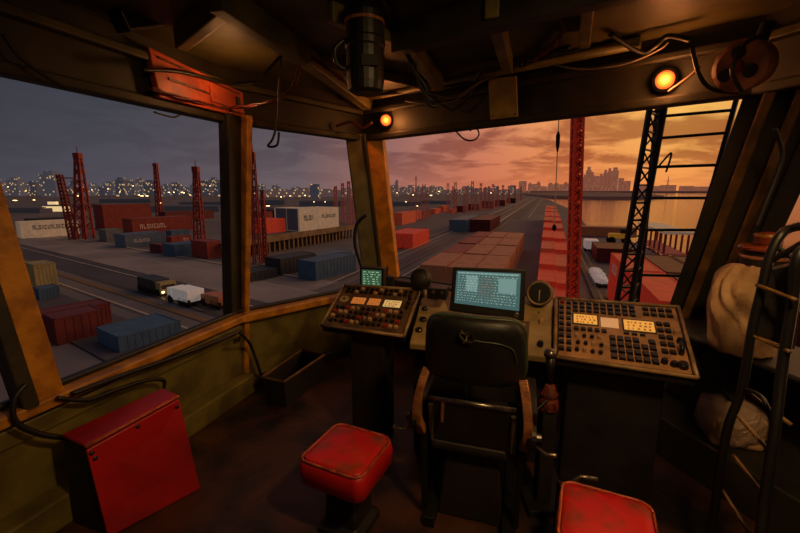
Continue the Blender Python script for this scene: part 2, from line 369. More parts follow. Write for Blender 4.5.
# roof joists on the ceiling
def joist(name, p1, p2, w, h, m, z=CEIL):
    a, b_ = atz(*p1, z - h / 2), atz(*p2, z - h / 2)
    d = (b_ - a).normalized(); W = Vector((d.y, -d.x, 0))
    return struct(name, MB().beam(a, b_, w, h, W), m, bevel=.008)
joist('trim_50', (395, 40), (640, -24), .09, .16, 'darkolive')
joist('trim_51', (492, 4), (508, 66), .07, .12, 'olive')
joist('trim_52', (214, -6), (302, 54), .08, .14, 'ceil')
joist('trim_53', (302, 54), (372, 108), .10, .12, 'olive')
joist('trim_54', (330, 12), (405, 40), .05, .10, 'olive')
joist('trim_55', (405, 36), (440, 84), .07, .12, 'olive')
joist('trim_56', (590, -20), (585, 40), .06, .10, 'olive')
joist('trim_57', (225, 2), (180, 40), .07, .12, 'olive')
joist('trim_58', (300, 56), (430, 86), .05, .08, 'olive')
# long tube along the front header
struct('trim_59', MB().cyl(onwall(350, 101, BT, CT, .10), atz(640, 43, CEIL - .05), .035), 'olive', smooth=True)
struct('trim_60', MB().beam(onwall(300, 0, Fp, A, .35), onwall(118, 22, Fp, A, .18), .10, .12, (0, 0, 1)), 'black', bevel=.01)
# ------------------------------------------------------------------ ceiling hardware
lamp_wall = (BT, CT)
def bulkhead(px, py, r, label):
    p = onwall(px, py, BT, CT, .03); n = (EYE - p); n.z *= .5; n.normalize()
    X = Vector((n.y, -n.x, 0)).normalized(); Y = n.cross(X)
    t = thing('bulkhead_lamp', label, 'lamp', p)
    MB().lathe([(r * 1.35, -.06), (r * 1.35, .035), (r * 1.05, .05), (r * 1.05, .02)], p, X, Y, n).build('housing', 'black', t, smooth=False)
    MB().lathe([(r, .02), (r, .045), (r * .8, .06), (r * .4, .07), (.001, .072)], p, X, Y, n).build('lens', 'lamp', t, smooth=True)
    MB().cyl(p - n * .06, p - n * .06 + Vector((0, 0, .14)), .018).build('bracket', 'black', t)
    return p + n * .12
lp1 = bulkhead(386, 120.5, .052, 'small glowing orange lamp above the front corner post')
lp2 = bulkhead(665, 80.5, .052, 'round glowing orange lamp on the front header toward the right')
# hanging black horn
q = at(365, 50, 2.22)
t = thing('warning_horn', 'black cylindrical warning horn hanging from the ceiling on two rods', 'horn', (q.x, q.y, 2.28))
MB().lathe([(.065, 2.245), (.09, 2.26), (.097, 2.30), (.097, 2.46), (.103, 2.47), (.103, 2.50), (.097, 2.51), (.097, 2.62), (.085, 2.66), (.03, 2.675)], (q.x, q.y, 0)).build('housing', 'black', t, smooth=False)
for k in (-.05, .06): MB().cyl((q.x + k, q.y, 2.65), (q.x + k, q.y, CEIL), .014).build('hanging_rod', 'black', t)
MB().lathe([(.102, 2.575), (.102, 2.59)], (q.x, q.y, 0)).build('clamp_band', 'tanmetal', t)
MB().box((q.x + .03, q.y - .097, 2.38), (.08, .02, .05)).build('name_plate', 'blackmatt', t)
MB().tube(smoothpath([(q.x - .10, q.y - .02, 2.5), (q.x - .15, q.y - .03, 2.45), (q.x - .14, q.y - .03, 2.38), (q.x - .1, q.y - .02, 2.36)]), .012).build('side_handle', 'black', t, smooth=True)
# olive plate hanging on the header
a = onwall(489, 79, BT, CT, .085); b_ = onwall(517, 76, BT, CT, .085); c = onwall(518.5, 117, BT, CT, .085); d = onwall(491, 120, BT, CT, .085)
nF = V2(inward(BT, CT), 0)
t = thing('cover_plate', 'ochre rectangular metal plate fixed to the front header', 'plate', c)
MB().hexa([a, b_, c, d], [x + nF * .015 for x in (a, b_, c, d)]).build('plate', 'tape', t, bevel=.004)
for x, y in ((.1, .93), (.9, .93)):
    w = (a * (1 - x) + b_ * x) * (1 - y) + (d * (1 - x) + c * x) * y; MB().lathe([(.008, .015), (.008, .02), (.002, .022)], w, tFR, (0, 0, 1), nF, 8).build('screw', 'chrome', t)
# orange junction box on left header
cor = [onwall(x, y, Fp, A, .03) for x, y in ((142, 47), (238, 93), (240, 118.5), (154, 98))]
nLv = V2(nL, 0)
t = thing('junction_box', 'long orange-lit metal box on the header above the left window', 'box', cor[3])
MB().hexa(cor, [x + nLv * .05 for x in cor]).build('body', 'orangepanel', t, bevel=.008)
bl = lambda u, v: (cor[0] * (1 - u) + cor[1] * u) * (1 - v) + (cor[3] * (1 - u) + cor[2] * u) * v + nLv * .052
for u0, u1, v0, v1 in ((.06, .94, .12, .17), (.12, .6, .5, .56), (.1, .95, .84, .88)):
    MB().hexa([bl(u0, v0), bl(u1, v0), bl(u1, v1), bl(u0, v1)], [x + nLv * .008 for x in (bl(u0, v0), bl(u1, v0), bl(u1, v1), bl(u0, v1))]).build('seam_strip', 'cablered', t)
MB().hexa([bl(.55, .3), bl(.8, .3), bl(.8, .75), bl(.55, .75)], [x + nLv * .012 for x in (bl(.55, .3), bl(.8, .3), bl(.8, .75), bl(.55, .75))]).build('cover', 'orangepanel', t, bevel=.003)
MB().hexa([bl(.88, .3), bl(.92, .3), bl(.92, .7), bl(.88, .7)], [x + nLv * .02 for x in (bl(.88, .3), bl(.92, .3), bl(.92, .7), bl(.88, .7))]).build('latch', 'black', t)
# round tan ventilator at right header
p = at(741, 66, 2.22); n = (EYE + Vector((-1.6, .6, 0)) - p).normalized(); X = Vector((n.y, -n.x, 0)).normalized(); Y = n.cross(X)
t = thing('ventilator', 'round tan ventilator disc mounted high beside the right post', 'ventilator', p)
MB().lathe([(.115, -.10), (.125, .0), (.125, .02), (.10, .03)], p, X, Y, n).build('housing', 'tan', t)
for k in range(3):
    a_ = k * 2.1 + .5; cpt = p + (X * math.cos(a_) + Y * math.sin(a_)) * .065 + n * .032
    MB().lathe([(.034, 0), (.03, .008), (.002, .01)], cpt, X, Y, n, 12).build('opening', 'black', t)
MB().lathe([(.03, .03), (.03, .05), (.002, .055)], p, X, Y, n, 14).build('hub', 'cablered', t)
MB().cyl(p - n * .1, p - n * .1 + Vector((.05, .0, .2)), .03).build('bracket', 'black', t)
# cables: (points in the photo, distance), each a thing of its own
def cable(pts, r, m, label, twist=False):
    P = smoothpath(pts, 7)
    mb = MB()
    if twist:
        for ph in (0, math.pi):
            T = []
            for i, p_ in enumerate(P):
                a_ = i * .9 + ph; T.append(p_ + Vector((math.cos(a_), math.sin(a_) * .4, math.sin(a_))) * r * .8)
            mb.tube(T, r * .75, 6)
    else: mb.tube(P, r, 6)
    return tag(mb.build('cable', m, smooth=True), label, 'cable')
low_ = lambda x, y, p: p if p.z < CEIL - .03 else atz(x, y, CEIL - .03)
hw = lambda l, off=.1: [low_(x, y, onwall(x, y, BT, CT, off)) for x, y in l]
lw = lambda l, off=.1: [low_(x, y, onwall(x, y, Fp, A, off)) for x, y in l]
yw = lambda l, Y: [low_(x, y, at(x, y, Y)) for x, y in l]
cable(lw([(150, 88), (190, 100), (228, 107)], .10) + yw([(262, 104), (288, 93), (298, 72), (298, 50)], 2.9), .010, 'cablered', 'red braided cable running from the orange box up to the ceiling', True)
cable(yw([(297, 50), (319, 62), (346, 82), (356, 84)], 2.9), .012, 'cablered', 'red twisted cable sloping down to the black horn', True)
cable(yw([(384, -4), (400, 34), (413, 64), (430, 101), (436, 104)], 2.7), .018, 'rubber', 'thick twisted black cable hanging from the ceiling beside the horn', True)
cable(hw([(536, 57), (505, 60), (488, 61), (474, 84), (467, 98), (451, 110), (434, 98)], .14), .012, 'rubber', 'black cable drooping in a loop below the front header')
cable(hw([(405, 101), (430, 104), (454, 101), (478, 84), (498, 74)], .15), .005, 'cablewhite', 'thin pale wire strung along the front header')
cable(hw([(424, 92), (452, 98), (470, 88), (482, 80)], .16), .004, 'cablewhite', 'thin pale wire looping above the other pale wire')
cable(hw([(340, 98), (400, 93), (454, 86), (508, 71), (545, 55), (570, 47)], .12), .018, 'rubber', 'thick black cable lying along the top of the front header')
cable(hw([(452, 127), (464, 139), (474, 140), (479, 134), (475, 127), (470, 131)], .08), .007, 'rubber', 'short black curled cable end hanging below the front header')
cable(hw([(558, -4), (563, 30), (551, 47), (530, 61), (520, 64)], .20), .013, 'cablered', 'rust-brown chain cable dropping from the ceiling right of centre', True)
cable(hw([(530, 66), (547, 64), (581, 69), (624, 64), (658, 50), (668, 42)], .14), .007, 'cablewhite', 'pale cable along the header left of the round orange lamp')
cable(yw([(692, 46), (699, 74), (712, 89), (738, 92)], 2.3), .011, 'rubber', 'black cable curving under the round ventilator')
cable(yw([(742, 92), (732, 70), (745, 44), (760, 36)], 2.12), .010, 'rubber', 'black cable arching across the face of the round ventilator')
cable(hw([(668, 92), (690, 76), (700, 66)], .12), .008, 'cablewhite', 'pale cable rising right of the round orange lamp')
cable(yw([(262, 76), (270, 68), (281, 56), (293, 48)], 2.8), .012, 'rubber', 'black cable rising to the ceiling above the left corner post')
cable(yw([(281, 57), (279, 90), (278, 118), (273, 138), (268, 146), (277, 145), (279, 132)], 2.85), .008, 'rubber', 'black cable hanging with a looped end right of the left corner post')
cable(lw([(3, 34), (20, 57), (45, 76), (66, 88)], .12), .010, 'rubber', 'dark cable on the ceiling edge at the far left')
cable(lw([(154, 112), (172, 117), (180, 115)], .06), .006, 'rubber', 'short wire end hanging under the orange box')
cable(lw([(143, 70), (180, 72), (232, 84), (262, 82)], .13), .012, 'rubber', 'black cable crossing in front of the orange box')
cable(lw([(240, 331), (215, 342), (175, 357), (120, 376), (72, 394)], .13), .016, 'rubber', 'thick black hose lying along the left window sill')
cable(lw([(164, 388), (163, 380), (144, 381), (110, 392), (87, 400), (57, 398)], .12), .013, 'rubber', 'black hose looping behind the red cabinet')
cable([atz(240, 333, .72), at(250, 344, 3.2), at(257, 362, 3.25), at(263, 382, 3.3)], .012, 'rubber', 'black cable hanging from the sill right of the left corner post')
cable(lw([(26, 384), (14, 400), (16, 422), (40, 434), (66, 438)], .12), .014, 'rubber', 'black cable drooping below the left post')
cable(yw([(366, 215), (357, 224), (355, 244), (362, 268), (368, 286)], 4.1), .018, 'rubber', 'black cable bowed along the front corner post')
cable(yw([(336, 126), (352, 122), (362, 128), (372, 122)], 4.2), .014, 'cablered', 'short orange-lit cable by the small orange lamp')
cable(hw([(610, 34), (640, 52), (655, 46), (668, 36), (690, 40)], .18), .016, 'rubber', 'black cable looped on the header above the round lamp')
cable(yw([(775, 128), (782, 152), (778, 172), (765, 205), (757, 226)], 2.1), .010, 'rubber', 'black cable hanging in front of the right window')
# ------------------------------------------------------------------ red cabinet by the left wall
fb = [atz(107, 536, 0), atz(199, 487, 0)]
ft = [atz(85, 449, .50), atz(178, 398, .545)]
bt = [atz(62, 438, .50), atz(163, 391, .545)]
bb = [Vector((bt[0].x - .02, bt[0].y, 0)), Vector((bt[1].x, bt[1].y, 0))]
t = thing('cabinet', 'low red metal cabinet with dark sides leaning by the left wall', 'cabinet', (fb[0] + fb[1]) / 2)
MB().hexa([fb[0], fb[1], bb[1], bb[0]], [ft[0], ft[1], bt[1], bt[0]]).build('body', 'blackmatt', t, bevel=.01)
nf = (fb[1] - fb[0]).cross(ft[0] - fb[0]).normalized()
if nf.dot(EYE - fb[0]) < 0: nf = -nf
q = [fb[0], fb[1], ft[1], ft[0]]
MB().hexa([x + nf * .002 for x in q], [x + nf * .022 for x in q]).build('front_panel', 'redpaint', t, bevel=.006)
q = [ft[0], ft[1], bt[1], bt[0]]
MB().hexa([x + Vector((0, 0, .002)) for x in q], [x + Vector((0, 0, .022)) for x in q]).build('top_panel', 'redpaint', t, bevel=.006)
MB().tube([ft[0] + nf * .018 + Vector((0, 0, .018)), ft[1] + nf * .018 + Vector((0, 0, .018))], .008).build('edge_trim', 'piping', t, smooth=True)
X = (ft[1] - ft[0]).normalized(); Y = nf.cross(X)
for u, v in ((.04, .05), (.5, .04), (.95, .06), (.06, .12)):
    p = (ft[0] * (1 - u) + ft[1] * u) * (1 - v) + (fb[0] * (1 - u) + fb[1] * u) * v + nf * .022
    MB().lathe([(.011, 0), (.011, .006), (.004, .009)], p, X, Y, nf, 10).build('bolt', 'black', t)
# ------------------------------------------------------------------ stools
def make_stool():
    t = thing('stool', '', 'stool')
    h = .185
    r = .05
    def rr(half, z, rad, n=5):
        out = []
        for cx, cy, a0 in ((1, 1, 0), (-1, 1, 90), (-1, -1, 180), (1, -1, 270)):
            for k in range(n + 1):
                a_ = R(a0 + 90 * k / n); out.append(Vector((cx * (half - rad) + math.cos(a_) * rad, cy * (half - rad) + math.sin(a_) * rad, z)))
        return out
    def loft(rings):
        mb = MB(); n = len(rings[0]); vs = [v for r_ in rings for v in r_]
        fs = [(i * n + k, i * n + (k + 1) % n, (i + 1) * n + (k + 1) % n, (i + 1) * n + k) for i in range(len(rings) - 1) for k in range(n)]
        fs += [tuple(reversed(range(n))), tuple((len(rings) - 1) * n + k for k in range(n))]
        return mb.add(vs, fs)
    loft([rr(h - .02, .295, r), rr(h - .002, .315, r), rr(h + .003, .39, r), rr(h - .003, .428, r), rr(h - .02, .444, r)]).build('seat_side', 'redvinyl', t, False, smooth=True)
    loft([rr(h - .014, .440, r), rr(h - .022, .449, r), rr(h - .06, .452, r * .8), rr(.06, .456, .03)]).build('seat', 'redworn', t, False, smooth=True)
    pip = rr(h - .010, .441, r); MB().tube(pip + [pip[0]], .007, 8).build('piping', 'piping', t, False, smooth=True)
    loft([rr(.125, 0, .02), rr(.125, .03, .02), rr(.095, .06, .02), rr(.085, .285, .02), rr(.11, .30, .02)]).build('pedestal', 'blackmatt', t, False)
    return t
s1 = make_stool()
cs = (atz(338, 419, .45) + atz(389, 435, .45) + atz(361, 482, .45) + atz(300, 460, .45)) / 4
s1.location = (cs.x, cs.y, 0); s1.rotation_euler = (0, 0, R(-25)); s1['label'] = 'square red padded stool standing between the red cabinet and the operator chair'
s2 = copy_tree(s1); c2 = atz(564, 479, .45); X = Vector((math.cos(R(-25)), math.sin(R(-25)), 0)); Y = Vector((-X.y, X.x, 0))
c2 = c2 + X * .17 - Y * .17
s2.location = (c2.x, c2.y, 0); s2['label'] = 'square red padded stool cut off by the bottom edge, below the right control panel'
s1['group'] = s2['group'] = 'red padded stools'
# ------------------------------------------------------------------ control panels
def panelthing(name, label, corners, depth, face, loc):
    TL, TR, BR, BL = corners
    n = (TR - TL).cross(BL - TL).normalized()
    if n.z < 0: n = -n
    t = thing(name, label, 'control panel', loc)
    low = [p - n * depth for p in corners]
    MB().hexa(low, corners).build('tray', 'blackmatt', t, bevel=.006)
    P = lambda u, v, h=0.0: (TL * (1 - u) + TR * u) * (1 - v) + (BL * (1 - u) + BR * u) * v + n * h
    MB().hexa([P(.025, .03), P(.975, .03), P(.975, .965), P(.025, .965)], [P(.025, .03, .008), P(.975, .03, .008), P(.975, .965, .008), P(.025, .965, .008)]).build('face_plate', face, t, bevel=.003)
    mb = MB()
    for (u0, v0), (u1, v1) in (((0, 0), (1, 0)), ((1, 0), (1, 1)), ((1, 1), (0, 1)), ((0, 1), (0, 0))):
        mb.tube([P(u0, v0, .008), P(u1, v1, .008)], .011, 8)
    mb.build('rim', 'rim', t, smooth=True)
    return t, P, n
keymesh = {}
def key(t, P, n, u, v, su, sv, m, name='key', h=.016):
    p = P(u, v, .008); X = (P(u + .05, v) - P(u - .05, v)).normalized(); Y = n.cross(X)
    k = (round(su, 4), round(sv, 4), m, h)
    if k not in keymesh:
        o = MB().hexa([(-su / 2, -sv / 2, 0), (su / 2, -sv / 2, 0), (su / 2, sv / 2, 0), (-su / 2, sv / 2, 0)],
                      [(-su * .4, -sv * .4, h), (su * .4, -sv * .4, h), (su * .4, sv * .4, h), (-su * .4, sv * .4, h)]).build(name, m)
        keymesh[k] = o.data
    else:
        o = bpy.data.objects.new(name, keymesh[k]); COL.objects.link(o)
    o.parent = t
    o.matrix_local = Matrix.Translation(p - parent_loc(t)) @ Matrix((X, Y, n)).transposed().to_4x4()
    return o
def knob(t, P, n, u, v, r, m, h=.022, name='knob'):
    p = P(u, v, .008); X = (P(u + .05, v) - P(u - .05, v)).normalized(); Y = n.cross(X)
    return MB().lathe([(r, 0), (r, h * .7), (r * .75, h), (.001, h)], p, X, Y, n, 12).build(name, m, t)
def display(t, P, u0, v0, u1, v1, m, rows=3):
    MB().hexa([P(u0 - .012, v0 - .02, .008), P(u1 + .012, v0 - .02, .008), P(u1 + .012, v1 + .02, .008), P(u0 - .012, v1 + .02, .008)],
              [P(u0 - .012, v0 - .02, .013), P(u1 + .012, v0 - .02, .013), P(u1 + .012, v1 + .02, .013), P(u0 - .012, v1 + .02, .013)]).build('display_bezel', 'key', t)
    d = MB().hexa([P(u0, v0, .012), P(u1, v0, .012), P(u1, v1, .012), P(u0, v1, .012)], [P(u0, v0, .016), P(u1, v0, .016), P(u1, v1, .016), P(u0, v1, .016)]).build('display', m, t)
    mb = MB()
    for i in range(rows):
        v = v0 + (v1 - v0) * (i + .6) / (rows + .3); u = u0 + (u1 - u0) * .12
        while u < u1 - (u1 - u0) * .15:
            w = (u1 - u0) * random.uniform(.04, .1)
            mb.hexa([P(u, v, .016), P(u + w, v, .016), P(u + w, v + .025, .016), P(u, v + .025, .016)], [P(u, v, .0172), P(u + w, v, .0172), P(u + w, v + .025, .0172), P(u, v + .025, .0172)])
            u += w + (u1 - u0) * random.uniform(.04, .16)
    mb.build('readout', 'dispT', t)
# right panel
rc = [atz(556, 299, 1.02), atz(678, 308, 1.02), atz(697, 379, .84), atz(555, 358, .84)]
ctr = (rc[0] + rc[1] + rc[2] + rc[3]) / 4
tR, P, n = panelthing('control_panel', 'large brown control panel crowded with black keys on the right of the console', rc, .05, 'brownplate', (ctr.x, ctr.y, 0))
for r_ in range(9):
    for c_ in range(2):
        if r_ == 0 and c_ == 0: knob(tR, P, n, .055, .09, .014, 'keyred'); continue
        key(tR, P, n, .05 + c_ * .058, .09 + r_ * .098, .028, .034, 'key')
for r_ in range(3):
    for c_ in range(9):
        key(tR, P, n, .165 + c_ * .058, .08 + r_ * .073, .032, .032, 'key')
for r_ in range(2):
    for c_ in range(4):
        key(tR, P, n, .735 + c_ * .06, .10 + r_ * .09, .033, .030, 'key')
display(tR, P, .15, .30, .34, .45, 'dispY'); display(tR, P, .55, .32, .78, .48, 'dispY')
MB().hexa([P(.37, .31, .008), P(.51, .31, .008), P(.51, .47, .008), P(.37, .47, .008)], [P(.37, .31, .012), P(.51, .31, .012), P(.51, .47, .012), P(.37, .47, .012)]).build('label_plate', 'peach', tR)
for c_ in range(5): key(tR, P, n, .17 + c_ * .055, .545, .028, .03, 'key')
for c_ in range(3): key(tR, P, n, .56 + c_ * .06, .545, .03, .014, 'key')
for r_ in range(3):
    for c_ in range(4): knob(tR, P, n, .17 + c_ * .06 + (r_ % 2) * .01, .66 + r_ * .105, .011, 'keylight' if (r_ + c_) % 3 == 0 else 'key')
for r_ in range(4):
    for c_ in range(6):
        if c_ == 4 and r_ == 0: continue
        key(tR, P, n, .45 + c_ * .058, .635 + r_ * .085, .034, .040, 'key')
for r_ in range(5):
    for c_ in range(2): key(tR, P, n, .82 + c_ * .055, .34 + r_ * .10, .032, .034, 'key')
for u, v in ((.93, .46), (.94, .58), (.80, .88), (.86, .9)): knob(tR, P, n, u, v, .016, 'keylight' if v < .5 else 'key', .03)
p = P(.93, .74, .01); MB().tube([p, p + n * .03, p + n * .06 + Vector((.02, .04, 0))], [.014, .012, .016], 8).build('lever', 'key', tR, smooth=True)
MB().lathe([(.026, 0), (.026, .02), (.018, .03), (.001, .03)], P(.92, .9, .008), (P(.6, .9) - P(.5, .9)).normalized(), n.cross((P(.6, .9) - P(.5, .9)).normalized()), n, 16).build('knob', 'key', tR)
nd = Vector((n.x, n.y, 0)).normalized()
mbp = MB(); q = [P(.12, .25, -.05), P(.85, .25, -.05), P(.85, .8, -.05), P(.12, .8, -.05)]
mbp.hexa([Vector((x.x, x.y, 0)) for x in q], q).build('pedestal', 'blackmatt', tR, bevel=.01)
# left panel
lc = [atz(344, 286, 1.06), atz(420, 290.5, 1.06), atz(404, 337, .88), atz(321.5, 326, .88)]
ctr = (lc[0] + lc[1] + lc[2] + lc[3]) / 4
tLp, P, n = panelthing('control_panel', 'dark brown control panel with dial and lit displays on the left of the console', lc, .05, 'darkplate', (ctr.x, ctr.y, 0))
for r_ in range(2):
    for c_ in range(14):
        key(tLp, P, n, .10 + c_ * .062, .09 + r_ * .085, .022, .023, ('key', 'keylight', 'key', 'key')[(c_ * 7 + r_ * 3) % 4])
display(tLp, P, .22, .31, .39, .46, 'dispO'); display(tLp, P, .43, .31, .58, .46, 'dispO'); display(tLp, P, .63, .32, .84, .47, 'dispC')
knob(tLp, P, n, .11, .37, .034, 'plate', .010, 'dial'); knob(tLp, P, n, .11, .37, .008, 'key', .016)
for r_ in range(4):
    for c_ in range(13):
        m_ = ('key', 'keylight', 'key', 'keyred', 'key', 'key', 'keylight')[(c_ * 5 + r_ * 3) % 7]
        (key(tLp, P, n, .08 + c_ * .067, .57 + r_ * .10, .024, .026, m_) if (c_ + r_) % 4 else knob(tLp, P, n, .08 + c_ * .067, .57 + r_ * .10, .010, m_, .02))
for r_ in range(3): knob(tLp, P, n, .92, .25 + r_ * .10, .013, 'key', .02)
q = [P(.30, .3, -.05), P(.72, .3, -.05), P(.72, .85, -.05), P(.30, .85, -.05)]
MB().hexa([Vector((x.x, x.y, 0)) for x in q], q).build('pedestal', 'blackmatt', tLp, bevel=.01)
# centre desk
dc = [atz(423, 291, 1.03), atz(553, 299.5, 1.0), atz(551.5, 357, .83), atz(409, 343, .85)]
dc = [atz(424, 289, 1.03), atz(553, 298, 1.0), atz(551.5, 357, .83), atz(409, 343, .85)]
ctr = (dc[0] + dc[1] + dc[2] + dc[3]) / 4
TL, TR, BR, BL = dc; n = (TR - TL).cross(BL - TL).normalized(); n = n if n.z > 0 else -n
P = lambda u, v, h=0.0: (TL * (1 - u) + TR * u) * (1 - v) + (BL * (1 - u) + BR * u) * v + n * h
tD = thing('console_desk', 'beige sloping console desk between the two control panels', 'console', (ctr.x, ctr.y, 0))
MB().hexa([p - n * .05 for p in dc], dc).build('desk_top', 'plate', tD, bevel=.01)
q = [P(.0, .05, -.05), P(1, .05, -.05), P(1, .7, -.05), P(.0, .7, -.05)]
MB().hexa([Vector((x.x, x.y, 0)) for x in q], q).build('cabinet_body', 'blackmatt', tD, bevel=.01)
# seams of the cabinet doors below the desk
dn = Vector((q[2].x - q[3].x, q[2].y - q[3].y, 0)).normalized(); dnn = Vector((dn.y, -dn.x, 0)).normalized()
for k in range(2):
    a = Vector((q[3].x, q[3].y, 0)) + dn * (.03 + k * .34) + dnn * .002; b_ = a + dn * .30
    MB().hexa([a + Vector((0, 0, .08)), b_ + Vector((0, 0, .08)), b_ + Vector((0, 0, .08)) + dnn * .015, a + Vector((0, 0, .08)) + dnn * .015],
              [a + Vector((0, 0, .70)), b_ + Vector((0, 0, .70)), b_ + Vector((0, 0, .70)) + dnn * .015, a + Vector((0, 0, .70)) + dnn * .015]).build('door', 'blackmatt', tD, bevel=.004)
def dknob(u, v, r, m, h, name='knob'):
    X = (TR - TL).normalized(); Y = n.cross(X)
    return MB().lathe([(r, 0), (r, h * .7), (r * .7, h), (.001, h)], P(u, v), X, Y, n, 14).build(name, m, tD)
for u, v, r, m_, h in ((.05, .42, .020, 'key', .018), (.06, .62, .024, 'key', .02), (.05, .80, .022, 'key', .02), (.12, .2, .012, 'key', .05), (.80, .58, .011, 'keylight', .02), (.80, .70, .011, 'keylight', .02), (.80, .84, .012, 'keyred', .02), (.92, .50, .013, 'keylight', .035), (.92, .86, .018, 'key', .035), (.70, .42, .022, 'key', .02), (.90, .32, .006, 'chrome', .008)):
    dknob(u, v, r, m_, h)
X = (TR - TL).normalized(); Y = n.cross(X)
q = [P(.77, .5), P(.84, .5), P(.84, .93), P(.77, .93)]; MB().hexa(q, [x + n * .006 for x in q]).build('switch_plate', 'darkplate', tD)
# monitor
mcor = [at(453, 267, 2.62), at(526.5, 269.5, 2.50), at(524, 321, 2.46), at(449.5, 310, 2.58)]
nm = (mcor[1] - mcor[0]).cross(mcor[3] - mcor[0]).normalized(); nm = nm if nm.dot(EYE - mcor[0]) > 0 else -nm
tM = thing('monitor', 'black framed monitor with teal data screen standing on the console desk', 'monitor', (mcor[2] + mcor[3]) / 2)
MB().hexa([p - nm * .05 for p in mcor], mcor).build('casing', 'black', tM, bevel=.008)
Pm = lambda u, v, h=0.0: (mcor[0] * (1 - u) + mcor[1] * u) * (1 - v) + (mcor[3] * (1 - u) + mcor[2] * u) * v + nm * h
def mpatch(mb, u0, v0, u1, v1, h0=.003, h1=.004): mb.hexa([Pm(u0, v0, h0), Pm(u1, v0, h0), Pm(u1, v1, h0), Pm(u0, v1, h0)], [Pm(u0, v0, h1), Pm(u1, v0, h1), Pm(u1, v1, h1), Pm(u0, v1, h1)]); return mb
mpatch(MB(), .06, .08, .93, .82, .0005, .003).build('screen', 'screen', tM)
mb = MB(); mpatch(mb, .64, .2, .88, .5, .0032, .0042); mpatch(mb, .08, .1, .91, .14, .0032, .0042); mpatch(mb, .2, .17, .36, .52, .0032, .0038); mb.build('screen_window', 'screen2', tM)
mb = MB(); mb2 = MB()
for i in range(12):
    v = .12 + i * .055
    u = .09
    while u < .88:
        w = random.uniform(.006, .028)
        if .62 < u < .9 and .2 < v < .5: u += w; continue
        (mpatch(mb2, u, v, u + w, v + .014, .0045, .0055) if (.38 < u < .58 and .2 < v < .62) else mpatch(mb, u, v, u + w, v + .012, .0045, .0055))
        u += w + random.uniform(.010, .035)
mb.build('screen_text', 'scrtext', tM); mb2.build('screen_text', 'scrtext2', tM)
mpatch(MB(), .30, .9, .70, .925, .001, .003).build('button_strip', 'blackmatt', tM)
MB().lathe([(.016, 0), (.016, .012), (.012, .014), (.001, .014)], Pm(.9, .9, .001), (mcor[1] - mcor[0]).normalized(), nm.cross((mcor[1] - mcor[0]).normalized()), nm, 16).build('knob', 'chrome', tM)
pb = Pm(.5, .95, -.05); MB().beam(pb + Vector((0, 0, .15)), pb + Vector((0, .03, -.05)), .14, .03, mcor[1] - mcor[0]).build('stand', 'black', tM)
# round dial instrument
p = at(539.5, 293, 2.62); nn = (EYE - p).normalized(); X = Vector((nn.y, -nn.x, 0)).normalized(); Y = nn.cross(X)
t = thing('dial_gauge', 'round black dial gauge with tan ring right of the monitor', 'gauge', p - Vector((0, 0, .1)))
MB().lathe([(.07, -.09), (.086, -.05), (.088, .0), (.084, .012), (.07, .012)], p, X, Y, nn).build('housing', 'black', t)
MB().lathe([(.080, .008), (.084, .018), (.076, .022), (.070, .012)], p, X, Y, nn).build('ring', 'rim', t, smooth=True)
MB().lathe([(.072, .004), (.072, .010), (.001, .010)], p, X, Y, nn).build('face', 'blackmatt', t)
MB().hexa(*[[p + X * a_ + Y * b_ + nn * h for a_, b_ in ((-.004, -.02), (.004, -.02), (.002, .055), (-.002, .055))] for h in (.012, .014)]).build('needle', 'keylight', t)
MB().box(p - nn * .05 - Vector((0, 0, .10)), (.05, .05, .12)).build('stand', 'black', t)
# camera-like lamp left of the monitor
p = at(421, 279, 2.72); nn = (EYE + Vector((-.8, 0, .2)) - p).normalized(); X = Vector((nn.y, -nn.x, 0)).normalized(); Y = nn.cross(X)
t = thing('searchlight', 'small black domed searchlight on the desk left of the monitor', 'searchlight', p - Vector((0, 0, .09)))
MB().lathe([(.02, -.09), (.05, -.07), (.068, -.03), (.074, .01), (.07, .03), (.055, .035)], p, X, Y, nn).build('housing', 'black', t, smooth=True)
MB().lathe([(.055, .02), (.05, .034), (.03, .042), (.001, .044)], p, X, Y, nn).build('lens', 'blackmatt', t, smooth=True)
MB().cyl(p - Vector((0, 0, .13)), p - Vector((0, 0, .05)), .03, .022).build('stand', 'black', t)
# flat black unit between searchlight and monitor
p = at(438, 292, 2.6)
t = thing('radio_unit', 'low black radio unit on the desk beside the searchlight', 'radio', p - Vector((0, 0, .04)))
MB().box(p, (.13, .12, .075), (.95, -.25, 0), (.25, .95, 0)).build('casing', 'black', t, bevel=.006)
for k in (-.035, .02): MB().lathe([(.014, 0), (.014, .01), (.001, .012)], p + Vector((k, -.06 - k * .25, .012)), (1, 0, 0), (0, 0, 1), (-.25, -.95, 0), 12).build('knob', 'chrome', t)
# small green display
g = [at(362, 269.5, 3.02), at(381.5, 270.5, 2.98), at(381, 287, 2.98), at(362, 286, 3.02)]
ng = (g[1] - g[0]).cross(g[3] - g[0]).normalized(); ng = ng if ng.dot(EYE - g[0]) > 0 else -ng
t = thing('radar_display', 'small black display with green screen behind the left control panel', 'display', g[3] - Vector((0, 0, .12)))
Pg = lambda u, v, h=0.0: (g[0] * (1 - u) + g[1] * u) * (1 - v) + (g[3] * (1 - u) + g[2] * u) * v + ng * h
MB().hexa([Pg(-.12, -.12, -.08), Pg(1.12, -.12, -.08), Pg(1.12, 1.15, -.08), Pg(-.12, 1.15, -.08)], [Pg(-.12, -.12), Pg(1.12, -.12), Pg(1.12, 1.15), Pg(-.12, 1.15)]).build('casing', 'black', t, bevel=.006)
MB().hexa([Pg(0, 0), Pg(1, 0), Pg(1, 1), Pg(0, 1)], [Pg(0, 0, .003), Pg(1, 0, .003), Pg(1, 1, .003), Pg(0, 1, .003)]).build('screen', 'green', t)
mb = MB()
